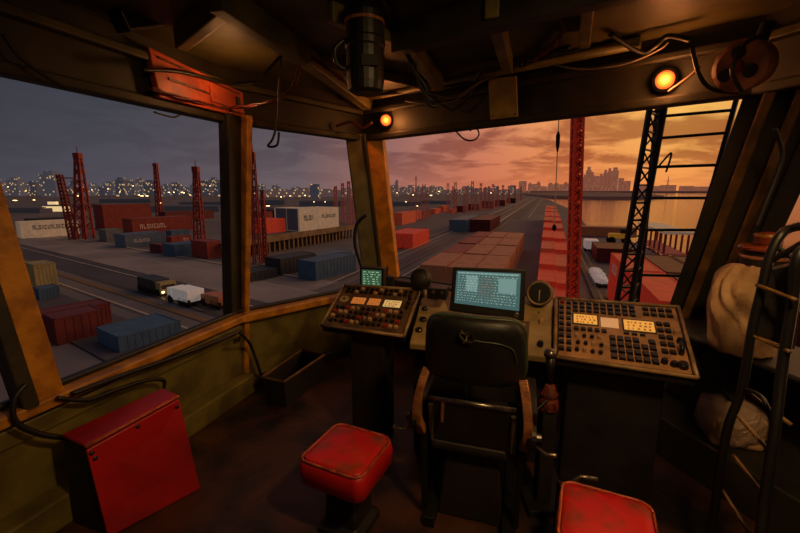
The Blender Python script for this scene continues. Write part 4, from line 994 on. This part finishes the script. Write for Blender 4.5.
# vehicles
def truck(label, G, ax, L_, W_, H_, cab, boxm):
    t = thing('truck', label, 'truck', G); per = Vector((-ax.y, ax.x, 0))
    B = lambda c, s, m_, nm: MB().box(Vector(c), s, ax, per).build(nm, m_, t, False, bevel=.06)
    o = lambda x, y, z: ax * x + per * y + Vector((0, 0, z))
    B(o(L_ * .1, 0, H_ * .6), (L_ * .72, W_, H_ * .66), boxm, 'cargo_box'); B(o(-L_ * .42, 0, H_ * .5), (L_ * .2, W_ * .95, H_ * .72), cab, 'cab')
    B(o(0, 0, H_ * .22), (L_ * .98, W_ * .5, .25), 'tyre', 'chassis')
    for x in (-.4, .1, .3, .42):
        for s_ in (-1, 1): MB().cyl(o(x * L_, s_ * W_ * .5, .5), o(x * L_, s_ * W_ * .38, .5), .5, n=12).build('wheel', 'tyre', t, False)
    B(o(-L_ * .525, 0, H_ * .58), (.06, W_ * .8, H_ * .24), 'mark', 'windscreen')
    for s_ in (-1, 1): B(o(-L_ * .53, s_ * W_ * .35, H_ * .28), (.1, .35, .25), 'flood', 'headlight')
    return t
truck('dark blue lorry trailer with yellowish side on the road below the left window', g0(157, 292), AX['w'] * -1, 6.5, 2.2, 2.2, 'cYellow', 'cNavy')
truck('white truck with lit headlights right of the dark blue lorry', g0(187, 303), AX['w'], 5.0, 2.2, 2.2, 'white', 'white')
truck('orange-brown truck following the white one by the corner post', g0(218, 306), AX['w'], 4.0, 2.0, 1.7, 'cBrown', 'cBrown')
truck('white truck between the red row and the dark red block', g0(590, 251), AX['u'] * -1, 6.5, 2.8, 3.0, 'white', 'white')
# pale reflection by the white truck, built as lumps on a deck
G = g0(598, 281); t = thing('track_reflection', 'pale reflection on the track in front of the white truck, built as pale lumps', 'trailer', G)
MB().box((0, 0, .55), (1.5, 12, .25), AX['v'], AX['u']).build('deck', 'tyre', t, False)
blob((0, 0, .9), .9, 1.0, .6, 2, .3).build('reflection_lump', 'white', t, False, smooth=True)
for k in (-4, -2, 2, 4.2): blob(AX['u'] * k + Vector((0, 0, .85)), .8, 1.2, .5, k, .3).build('reflection_lump', 'white', t, False, smooth=True)
for k in (-4, 4):
    for s_ in (-.7, .7): MB().cyl(AX['u'] * k + AX['v'] * s_ + Vector((0, 0, .4)), AX['u'] * k + AX['v'] * (s_ + .2) + Vector((0, 0, .4)), .4, n=12).build('wheel', 'tyre', t, False)
G = g0(618, 244); t = thing('loader', 'yellow machine parked on the quay edge left of the black mast', 'machine', G)
MB().box((0, 0, 2.2), (5, 2.4, 1.3), AX['v'], AX['u']).build('body', 'yellow', t, False, bevel=.3)
MB().box((1.3, 0, 3.4), (1.8, 2.0, 1.2), AX['v'], AX['u']).build('cab', 'mark', t, False, bevel=.2)
for k in (-1.8, 1.8):
    for s_ in (-1.5, .9): MB().cyl(AX['v'] * k + AX['u'] * s_ + Vector((0, 0, 1)), AX['v'] * k + AX['u'] * (s_ + .6) + Vector((0, 0, 1)), 1.0, n=14).build('wheel', 'tyre', t, False)
G = g0(606, 236); t = thing('quay_shed', 'low dark shed on the quay edge behind the yellow machine', 'shed', G)
MB().box((0, 0, 1.3), (16, 4, 2.6), AX['v'], AX['u']).build('wall', 'cBrown', t, False); MB().box((0, 0, 2.75), (17, 5, .4), AX['v'], AX['u']).build('roof', 'cBrown', t, False)
G = g0(659, 252); t = thing('jetty_shelter', 'open jetty shelter on posts with pale roof right of the black mast', 'shelter', G)
d = AX['u']
MB().box((0, 0, 5.6), (5, 26, .5), AX['v'], d).build('roof', 'cCream', t, False)
for k in range(7):
    for s_ in (-2, 2): MB().cyl(d * (-12 + k * 4) + AX['v'] * s_, d * (-12 + k * 4) + AX['v'] * s_ + Vector((0, 0, 5.4)), .22, n=8).build('post', 'craneRed', t, False)
MB().box((0, 0, 1.2), (4.4, 25, .3), AX['v'], d).build('rail', 'craneHaze', t, False)
# elevated track with columns
a, b_ = g0(246, 257), g0(354, 237); d = (b_ - a).normalized(); n = Vector((-d.y, d.x, 0)); ln = (b_ - a).length
t = thing('elevated_track', 'long elevated concrete track on columns crossing the middle window', 'viaduct', a)
hz_ = 2.7
MB().box(d * ln / 2 + n * 2 + Vector((0, 0, hz_)), (ln + 6, 5, .5), d, n).build('deck', 'concrete', t, False)
MB().box(d * ln / 2 - n * .4 + Vector((0, 0, hz_ + .7)), (ln + 6, .25, 1.0), d, n).build('parapet', 'concrete', t, False)
for k in range(26): MB().box(d * (ln * (k + .3) / 26) + n * .2 + Vector((0, 0, hz_ / 2)), (.5, .5, hz_), d, n).build('column', 'concrete', t, False)
MB().box(d * ln / 2 + n * 4.2 + Vector((0, 0, hz_ / 2)), (ln, .3, hz_), d, n).build('dark_backing', 'mark', t, False)  # dark sheet behind the columns
# ------------------------------------------------------------------ lattice towers
def lattice(mb_leg, mb_br, base, top, wb, wt, segs, rl, rb, X=None, Yv=None):
    X = X or Vector((1, 0, 0)); Yv = Yv or Vector((0, 1, 0)); base, top = Vector(base), Vector(top)
    C = lambda i, f_: (base.lerp(top, f_) + X * ((-1, 1, 1, -1)[i] * (wb * (1 - f_) + wt * f_) / 2) + Yv * ((-1, -1, 1, 1)[i] * (wb * (1 - f_) + wt * f_) / 2))
    for i in range(4):
        m_ = MB().beam(C(i, 0), C(i, 1), rl * 2, rl * 2, X); mb_leg.append(m_)
    for s_ in range(segs):
        f0, f1 = s_ / segs, (s_ + 1) / segs
        for i in range(4):
            j = (i + 1) % 4
            mb_br.beam(C(i, f0), C(j, f1), rb * 2, rb * 2, X); mb_br.beam(C(i, f1), C(j, f1), rb * 2, rb * 2, X)
            if s_ % 2: mb_br.beam(C(j, f0), C(i, f1), rb * 2, rb * 2, X)
def tower(label, pb, ptop, wpx_b, wpx_t, segs, m, rl=.35, rb=.16, parts=True, group=None, head=True, name='lattice_tower'):
    G = g0(*pb); top = at(ptop[0], ptop[1], G.y); sc_ = G.y / 395.0
    t = thing(name, label, 'tower', G, 0, group)
    legs = []; br = MB(); lattice(legs, br, (0, 0, 0), top - G, wpx_b * sc_, wpx_t * sc_, segs, rl, rb)
    for l_ in legs: l_.build('leg', m, t, False)
    br.build('bracing', m, t, False)
    if head:
        tt = top - G; MB().box(tt + Vector((0, 0, .6)), (wpx_t * sc_ * 1.7, wpx_t * sc_ * 1.7, 1.6)).build('head', m, t, False, bevel=.1)
        MB().cyl(tt, tt + Vector((0, 0, 3.0)), .18, .1, 6).build('mast_tip', m, t, False)
    return t, G, top
t, G, top = tower('wide red lattice crane tower left of the tall red container block', (85, 239), (78, 158), 11, 3.4, 9, 'craneRed', .24, .10)
legs = []; br = MB(); lattice(legs, br, (-3.2, 0, 0), (-4.6, 0, (top - G).z * .80), 1.6, 1.0, 18, .16, .08)
for l_ in legs: l_.build('leg', 'craneRed', t, False)
br.build('bracing', 'craneRed', t, False)
for f_ in (.3, .55, .76): MB().box((-2.6, 0, (top - G).z * f_), (3.6, .25, .3)).build('tie_beam', 'craneRed', t, False)
tower('slim red lattice tower behind the red containers, middle of the left window', (160, 217), (155.5, 166), 4.6, 2.2, 11, 'craneRed', .24, .10)
tower('red lattice tower beside the left corner post', (200, 243), (196, 172), 7.8, 3.4, 10, 'craneRed', .18, .075)
t, G, top = tower('red lattice tower just right of the left corner post', (258, 264), (253, 160), 6.8, 2.8, 13, 'craneRed', .11, .05)
tower('second red lattice leg beside the one right of the left corner post', (266, 262), (262, 190), 3.4, 2, 16, 'craneRed', .10, .05, head=False)
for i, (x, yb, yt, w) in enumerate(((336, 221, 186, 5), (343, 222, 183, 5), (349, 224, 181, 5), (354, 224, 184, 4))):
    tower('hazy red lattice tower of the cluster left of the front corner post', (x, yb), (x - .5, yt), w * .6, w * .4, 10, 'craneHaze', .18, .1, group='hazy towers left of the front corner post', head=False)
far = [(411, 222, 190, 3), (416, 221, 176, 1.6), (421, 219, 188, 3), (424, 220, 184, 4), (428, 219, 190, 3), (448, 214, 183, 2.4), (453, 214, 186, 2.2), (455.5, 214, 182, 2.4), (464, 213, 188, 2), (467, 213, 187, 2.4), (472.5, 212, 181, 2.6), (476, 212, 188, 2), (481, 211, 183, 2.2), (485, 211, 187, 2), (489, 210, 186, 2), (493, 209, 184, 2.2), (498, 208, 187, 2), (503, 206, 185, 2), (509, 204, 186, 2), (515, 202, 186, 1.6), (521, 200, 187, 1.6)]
for x, yb, yt, w in far:
    G = g0(x, yb); sc_ = G.y / 395; top = at(x, yt, G.y)
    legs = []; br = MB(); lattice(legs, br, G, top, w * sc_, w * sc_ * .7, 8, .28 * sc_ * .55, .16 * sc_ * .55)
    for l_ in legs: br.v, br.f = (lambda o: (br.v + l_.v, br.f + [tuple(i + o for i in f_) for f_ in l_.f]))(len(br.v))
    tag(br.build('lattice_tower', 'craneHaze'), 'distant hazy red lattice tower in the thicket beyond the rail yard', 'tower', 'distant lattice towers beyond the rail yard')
for i, (x, yb, w, h, m_) in enumerate(((432, 214, 6, 5, 'cOrange'), (441, 212, 5, 6, 'cOrange'), (419, 218, 8, 6, 'cRed'), (450, 213, 5, 4, 'cOrange'), (460, 212, 9, 6, 'cDark'), (473, 210, 11, 6, 'cRed'), (487, 208, 12, 7, 'cRed'), (500, 206, 10, 6, 'cRed'), (511, 203, 9, 5, 'cDark'))):
    pc('distant red container stack under the hazy towers, %s from the left' % ('first second third fourth fifth sixth seventh eighth ninth'.split()[i]), (x - w / 2, yb), (x + w / 2, yb - .2), 'v', h, 14, m_, detail=0, group='distant stacks under the towers')
# bright red mast with jib and hoist rope
G = g0(571, 345); top = at(580, 40, G.y)
t = thing('crane_mast', 'bright red riveted lattice mast rising beside the long red container row', 'crane', G)
legs = []; br = MB(); lattice(legs, br, (0, 0, 0), top - G, .72, .66, 44, .085, .04)
for l_ in legs: l_.build('leg', 'craneBright', t, False)
br.build('bracing', 'craneRed', t, False)
MB().beam(Vector((0, .25, .2)), top - G + Vector((0, .25, 0)), .5, .04).build('web_plate', 'craneBright', t, False)
jt = at(563, 20, G.y) - G
MB().beam(Vector(((top - G).x + .6, 0, jt.z)), jt + Vector((-.5, 0, 0)), .3, .3).build('jib', 'craneBright', t, False)
rp = at(563, 22, G.y); hb = at(554, 231, G.y)
t = thing('hoist_rope', 'thin pale hoist rope hanging left of the bright red mast', 'rope', hb)
MB().tube([rp, hb], .045, 6).build('rope', 'rope', t)
m0, m1 = rp.lerp(hb, .50), rp.lerp(hb, .60)
MB().tube([m0, m0.lerp(m1, .2), m0.lerp(m1, .7), m1], [.06, .19, .16, .06], 8).build('hook_block', 'mastblack', t)
MB().lathe([(.04, .6), (.18, .42), (.18, .12), (.04, 0)], hb).build('weight', 'mastblack', t)
# black mast and ladder just outside the cab
def rail3(px, py, Y): return at(px, py, Y)
t = thing('lattice_mast', 'black lattice mast standing just outside the front window', 'mast', (at(618, 330, 5.2).x, 5.2, GZ))
Lr = [(at(651, 100, 5.2), at(617, 300, 5.2)), (at(664, 100, 5.2), at(631, 300, 5.2)), (at(659, 100, 5.5), at(637, 300, 5.5))]
def ext(p, q):
    d = (q - p) / (q - p).length; k0 = (3.6 - p.z) / d.z; k1 = (GZ - p.z) / d.z
    a_, e_ = p + d * k0, q.copy(); e2 = q + d * ((-2.2 - q.z) / d.z); f_ = Vector((e2.x, e2.y, GZ)); return a_, e2, f_
E3 = [ext(*l_) for l_ in Lr]
for a_, e2, f_ in E3:
    MB().beam(a_, e2, .05, .05).beam(e2, f_, .06, .06).build('leg', 'mastblack', t)
br = MB()
for k in range(26):
    f0, f1 = k / 26, (k + 1) / 26
    P3 = [[a_.lerp(e2, f_) for a_, e2, _ in E3] for f_ in (f0, f1)]
    for i in range(3):
        j = (i + 1) % 3; br.beam(P3[0][i], P3[0][j], .022, .022); br.beam(P3[0][i] if k % 2 else P3[0][j], P3[1][j] if k % 2 else P3[1][i], .018, .018)
br.build('bracing', 'mastblack', t)
t = thing('ladder', 'black guard ladder spanning from the mast to the right window post', 'ladder', (at(690, 290, 5.0).x, 5.0, -2.2))
rt = [at(745, 70, 4.9), at(737, 97, 4.9), at(714, 180, 4.9), at(690, 255, 4.9), at(668, 330, 4.9), at(650, 400, 4.9)]
MB().tube(rt, .028, 8).build('rail', 'mastblack', t)
lt = [at(672, 70, 5.15), at(665, 112, 5.15), at(631, 302, 5.15), at(612, 400, 5.15)]
MB().tube(lt, .024, 8).build('rail', 'mastblack', t)
for a_, b_ in (((666, 116), (734, 110)), ((661.5, 138), (724, 133)), ((657, 167), (717, 165)), ((652, 198), (708, 198)), ((646, 230), (699, 230)), ((641, 275), (684, 276)), ((632, 318), (672, 320))):
    MB().cyl(at(*a_, 5.15), at(*b_, 4.9), .018).build('rung', 'mastblack', t)
MB().tube(smoothpath([at(659, 166, 5.1), at(664, 160, 5.1), at(671, 153, 5.1), at(670, 160, 5.1), at(666, 172, 5.1)]), .012).build('hook', 'mastblack', t)
# ------------------------------------------------------------------ city
def building(label, x0, x1, ytop, Y, m, group=None, cat='building', base=None, crown=True):
    a_, b_, tp = at(x0, 190, Y), at(x1, 190, Y), at((x0 + x1) / 2, ytop, Y)
    w, h = b_.x - a_.x, tp.z - GZ
    mb = MB().box((0, 0, h * (.44 if crown else .5)), (w, w * .8, h * (.88 if crown else 1)))
    if crown: mb.box((0, 0, h * .94), (w * .6, w * .5, h * .14)); mb.box((w * .1, 0, h * .99), (w * .1, w * .1, h * .06))
    o = mb.build('building', m, None)
    o.location = ((a_.x + b_.x) / 2, Y + w * .4, GZ); return tag(o, label, cat, group)
rnd = random.Random(3)
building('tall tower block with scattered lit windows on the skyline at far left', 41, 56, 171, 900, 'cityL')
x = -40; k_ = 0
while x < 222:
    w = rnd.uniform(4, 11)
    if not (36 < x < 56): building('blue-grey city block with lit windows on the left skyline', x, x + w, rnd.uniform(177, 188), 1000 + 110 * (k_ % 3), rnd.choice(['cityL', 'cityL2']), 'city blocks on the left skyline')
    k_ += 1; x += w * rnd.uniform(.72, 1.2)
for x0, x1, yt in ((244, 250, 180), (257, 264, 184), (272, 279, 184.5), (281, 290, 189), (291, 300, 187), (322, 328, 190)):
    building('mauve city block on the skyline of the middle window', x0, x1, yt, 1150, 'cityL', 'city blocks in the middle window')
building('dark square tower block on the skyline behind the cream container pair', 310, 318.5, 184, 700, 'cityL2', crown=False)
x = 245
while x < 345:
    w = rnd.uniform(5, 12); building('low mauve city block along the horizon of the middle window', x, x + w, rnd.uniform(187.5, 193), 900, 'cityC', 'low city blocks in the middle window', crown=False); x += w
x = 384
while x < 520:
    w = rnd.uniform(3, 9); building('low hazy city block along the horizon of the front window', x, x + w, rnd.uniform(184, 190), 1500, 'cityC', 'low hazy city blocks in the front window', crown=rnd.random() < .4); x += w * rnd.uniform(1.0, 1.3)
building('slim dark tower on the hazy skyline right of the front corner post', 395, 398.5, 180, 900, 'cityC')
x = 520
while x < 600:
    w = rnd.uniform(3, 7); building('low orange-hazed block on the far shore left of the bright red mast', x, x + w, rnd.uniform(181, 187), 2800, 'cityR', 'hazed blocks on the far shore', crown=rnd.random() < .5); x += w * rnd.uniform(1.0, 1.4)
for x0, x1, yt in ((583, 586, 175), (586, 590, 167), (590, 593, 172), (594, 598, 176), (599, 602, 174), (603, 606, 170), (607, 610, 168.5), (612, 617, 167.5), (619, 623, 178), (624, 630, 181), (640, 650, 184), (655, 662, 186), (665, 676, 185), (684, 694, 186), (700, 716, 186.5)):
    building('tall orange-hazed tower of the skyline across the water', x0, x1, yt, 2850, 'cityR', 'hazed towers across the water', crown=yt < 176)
G = at(667, 190, 2720); 
a = at(667, 176, 2720); t = thing('pylon', 'thin hazy pylon on the far shore between the ladder rails', 'pylon', (G.x, 2720, GZ))
MB().tube([(0, 0, 0), (0, 0, (a.z - GZ) * .4), (0, 0, a.z - GZ)], [16, 5, 1.5], 6).build('mast', 'cityR', t, False)
for f_ in (.45, .7): MB().box((0, 0, (a.z - GZ) * f_), (30, 3, 3)).build('cross_arm', 'cityR', t, False)
# lit buildings, sheds and floodlights of the left harbour
def shed(label, x0, x1, yb, hpx, m, group=None):
    G_ = g0((x0 + x1) / 2, yb); s_ = G_.y / 395; w = (x1 - x0) * s_; h = hpx * s_
    t = thing('warehouse', label, 'warehouse', G_, 0, group)
    MB().box((0, w * .2, h * .42), (w, w * .4, h * .84)).build('wall', m, t, False)
    MB().prism([(-w / 2 * 1.02, 0, h * .84), (w / 2 * 1.02, 0, h * .84), (w / 2 * 1.02, w * .2, h), (-w / 2 * 1.02, w * .2, h)], (0, 0, .4)).build('roof', 'shed', t, False)
    return t
shed('brightly floodlit white warehouse below the tall tower block', 43, 64, 211.5, 6, 'litwall')
shed('small floodlit annex on top left of the bright warehouse', 48, 56, 206, 5, 'litwall')
for i, (x0, x1, yb, h) in enumerate(((4, 40, 213, 5), (64, 100, 208, 4), (100, 150, 203, 4), (150, 218, 212, 6), (180, 222, 206, 4), (244, 284, 205, 5), (262, 300, 212, 4), (300, 345, 206, 5), (386, 420, 206, 4), (420, 450, 204, 3))):
    shed('long low dark warehouse roof in the distant harbour, %s from the left' % ('first second third fourth fifth sixth seventh eighth ninth tenth'.split()[i]), x0, x1, yb, h, 'shed', 'dark warehouses in the distant harbour')
fl = [(15, 200.5, 5), (34, 200, 2.5), (34, 208.5, 5), (10, 209, 7), (60, 207, 3), (78, 196, 2), (133, 186, 1.2), (142, 196, 4), (147, 196, 3), (139, 195, 2), (169, 192.5, 2.2), (174, 192.5, 1.4), (182, 192.5, 2.4), (184, 193, 1.8), (183, 206.5, 3), (161, 203, 1.4), (190, 195, 1.2), (210, 186, 1), (268, 206, 4), (281, 197, 2), (290, 196, 1.4), (305, 195.5, 2), (314, 202, 1.2), (325, 202, 1.2), (431, 195.5, 2.6), (439, 191.5, 1.6), (417, 206, 2.2), (413, 195, 1.6), (397, 193, 1.2), (406, 202, 1.3), (477, 205, 1.4), (491, 193, 1.2), (26, 191, 1.2), (8, 187, 1.3), (120, 192, 1.2), (108, 189, 1.2), (92, 190, 1.0)]
for x, y, w in fl:
    Y = 560 if y < 198 else 330
    Y = min(Y, g0(x, max(y + 3, 196)).y * .98); p = at(x, y, Y); s_ = Y / 395
    mb = MB().lathe([(.05 * w * s_, -.22 * s_), (.5 * w * s_ * .8, -.12 * s_), (.5 * w * s_, 0), (.5 * w * s_ * .8, .3 * s_), (.1 * w * s_, .42 * s_)], (0, 0, 0), (1, 0, 0), (0, .4, 0), (0, 0, 1), 10)
    t = thing('floodlight', 'warm glowing harbour floodlight far out in the dusk', 'floodlight', p, 0, 'harbour floodlights')
    mb.build('lamp', 'flood', t, False); MB().cyl((0, 0, 0), (0, 0, GZ - p.z), .2, n=5).build('pole', 'shed', t, False)
# ------------------------------------------------------------------ sky
w = bpy.data.worlds.new('World'); scene.world = w; w.use_nodes = True; nt = w.node_tree; N = nt.nodes; LK = nt.links
bg = N['Background']
tc = N.new('ShaderNodeTexCoord'); nm_ = N.new('ShaderNodeVectorMath'); nm_.operation = 'NORMALIZE'; LK.new(tc.outputs['Generated'], nm_.inputs[0])
sx = N.new('ShaderNodeSeparateXYZ'); LK.new(nm_.outputs[0], sx.inputs[0])
def mth(op, a_, b_=None, c_=None, clamp=False):
    n_ = N.new('ShaderNodeMath'); n_.operation = op; n_.use_clamp = clamp
    for i, v in enumerate((a_, b_, c_)):
        if v is None: continue
        if isinstance(v, (int, float)): n_.inputs[i].default_value = v
        else: LK.new(v, n_.inputs[i])
    return n_.outputs[0]
def ramp(fac, stops):
    r_ = N.new('ShaderNodeValToRGB'); el = r_.color_ramp.elements
    while len(el) < len(stops): el.new(.5)
    for e_, (p_, c_) in zip(el, stops): e_.position = p_; e_.color = c_
    LK.new(fac, r_.inputs['Fac']); return r_.outputs['Color']
def mix(f_, a_, b_, mode='MIX'):
    n_ = N.new('ShaderNodeMix'); n_.data_type = 'RGBA'; n_.blend_type = mode
    if isinstance(f_, (int, float)): n_.inputs[0].default_value = f_
    else: LK.new(f_, n_.inputs[0])
    for i, v in ((6, a_), (7, b_)):
        if isinstance(v, tuple): n_.inputs[i].default_value = v
        else: LK.new(v, n_.inputs[i])
    return n_.outputs[2]
az = mth('ARCTAN2', sx.outputs['X'], sx.outputs['Y'])
azn = mth('MULTIPLY_ADD', az, 1 / math.pi, .5, True)          # -90..90 deg -> 0..1
deg = lambda d_: (d_ + 90) / 180
front = mth('MULTIPLY_ADD', sx.outputs['Y'], 1.6, .5, True)
hor = ramp(azn, [(deg(-60), S(58, 58, 68)), (deg(-35), S(84, 80, 90)), (deg(-14), S(112, 96, 100)), (deg(0), S(168, 108, 94)), (deg(11), S(206, 116, 84)), (deg(22), S(228, 128, 78)), (deg(34), S(246, 150, 80)), (deg(48), S(186, 106, 72)), (deg(90), S(80, 60, 56))])
upp = ramp(azn, [(deg(-60), S(46, 48, 56)), (deg(-35), S(64, 66, 75)), (deg(-14), S(84, 78, 86)), (deg(0), S(150, 108, 104)), (deg(11), S(208, 136, 106)), (deg(22), S(252, 170, 98)), (deg(34), S(255, 200, 98)), (deg(48), S(210, 124, 74)), (deg(90), S(80, 58, 54))])
el_ = sx.outputs['Z']
base = mix(mth('MULTIPLY', el_, 5.0, None, True), hor, upp)
zz = mth('MAXIMUM', el_, .0); zz = mth('ADD', zz, .16)
cv = N.new('ShaderNodeCombineXYZ'); LK.new(mth('DIVIDE', sx.outputs['X'], zz), cv.inputs[0]); LK.new(mth('DIVIDE', sx.outputs['Y'], zz), cv.inputs[1])
cn = N.new('ShaderNodeTexNoise'); cn.inputs['Scale'].default_value = 1.55; cn.inputs['Detail'].default_value = 7; cn.inputs['Roughness'].default_value = .56; cn.inputs['Distortion'].default_value = .35
LK.new(cv.outputs[0], cn.inputs['Vector'])
cl = N.new('ShaderNodeMapRange'); cl.interpolation_type = 'SMOOTHSTEP'; cl.inputs[1].default_value = .42; cl.inputs[2].default_value = .57; LK.new(cn.outputs['Fac'], cl.inputs[0])
low = mth('MULTIPLY', el_, 14.0, None, True)
cf_ = mth('MULTIPLY', cl.outputs[0], low)
cloudc = mix(1.0, base, ramp(azn, [(deg(-40), (.90, .90, .92, 1)), (deg(-10), (.74, .72, .75, 1)), (deg(12), (.46, .36, .42, 1)), (deg(40), (.44, .30, .30, 1))]), 'MULTIPLY')
sky = mix(mth('MULTIPLY', cf_, .9), base, cloudc)
high = mth('MULTIPLY_ADD', el_, 2.2, -.75, True)
sky = mix(high, sky, S(104, 100, 108))
sky = mix(front, S(40, 40, 48), sky)
below = mth('LESS_THAN', el_, -.02)
sky = mix(below, sky, S(50, 46, 50))
LK.new(sky, bg.inputs['Color']); bg.inputs['Strength'].default_value = 1.0
# ------------------------------------------------------------------ camera
cd = bpy.data.cameras.new('camera'); cam = bpy.data.objects.new('camera', cd); COL.objects.link(cam)
cd.sensor_width = 36; cd.lens = 36 * F / 800; cd.clip_start = .05; cd.clip_end = 20000
cam.location = EYE; cam.rotation_euler = (math.pi / 2 - PITCH, 0, 0)
scene.camera = cam
scene.view_settings.view_transform = 'Standard'; scene.view_settings.look = 'None'; scene.view_settings.exposure = 0
scene.cycles.use_denoising = True; scene.cycles.max_bounces = 8; scene.cycles.transparent_max_bounces = 16
scene.cycles.sample_clamp_indirect = 4
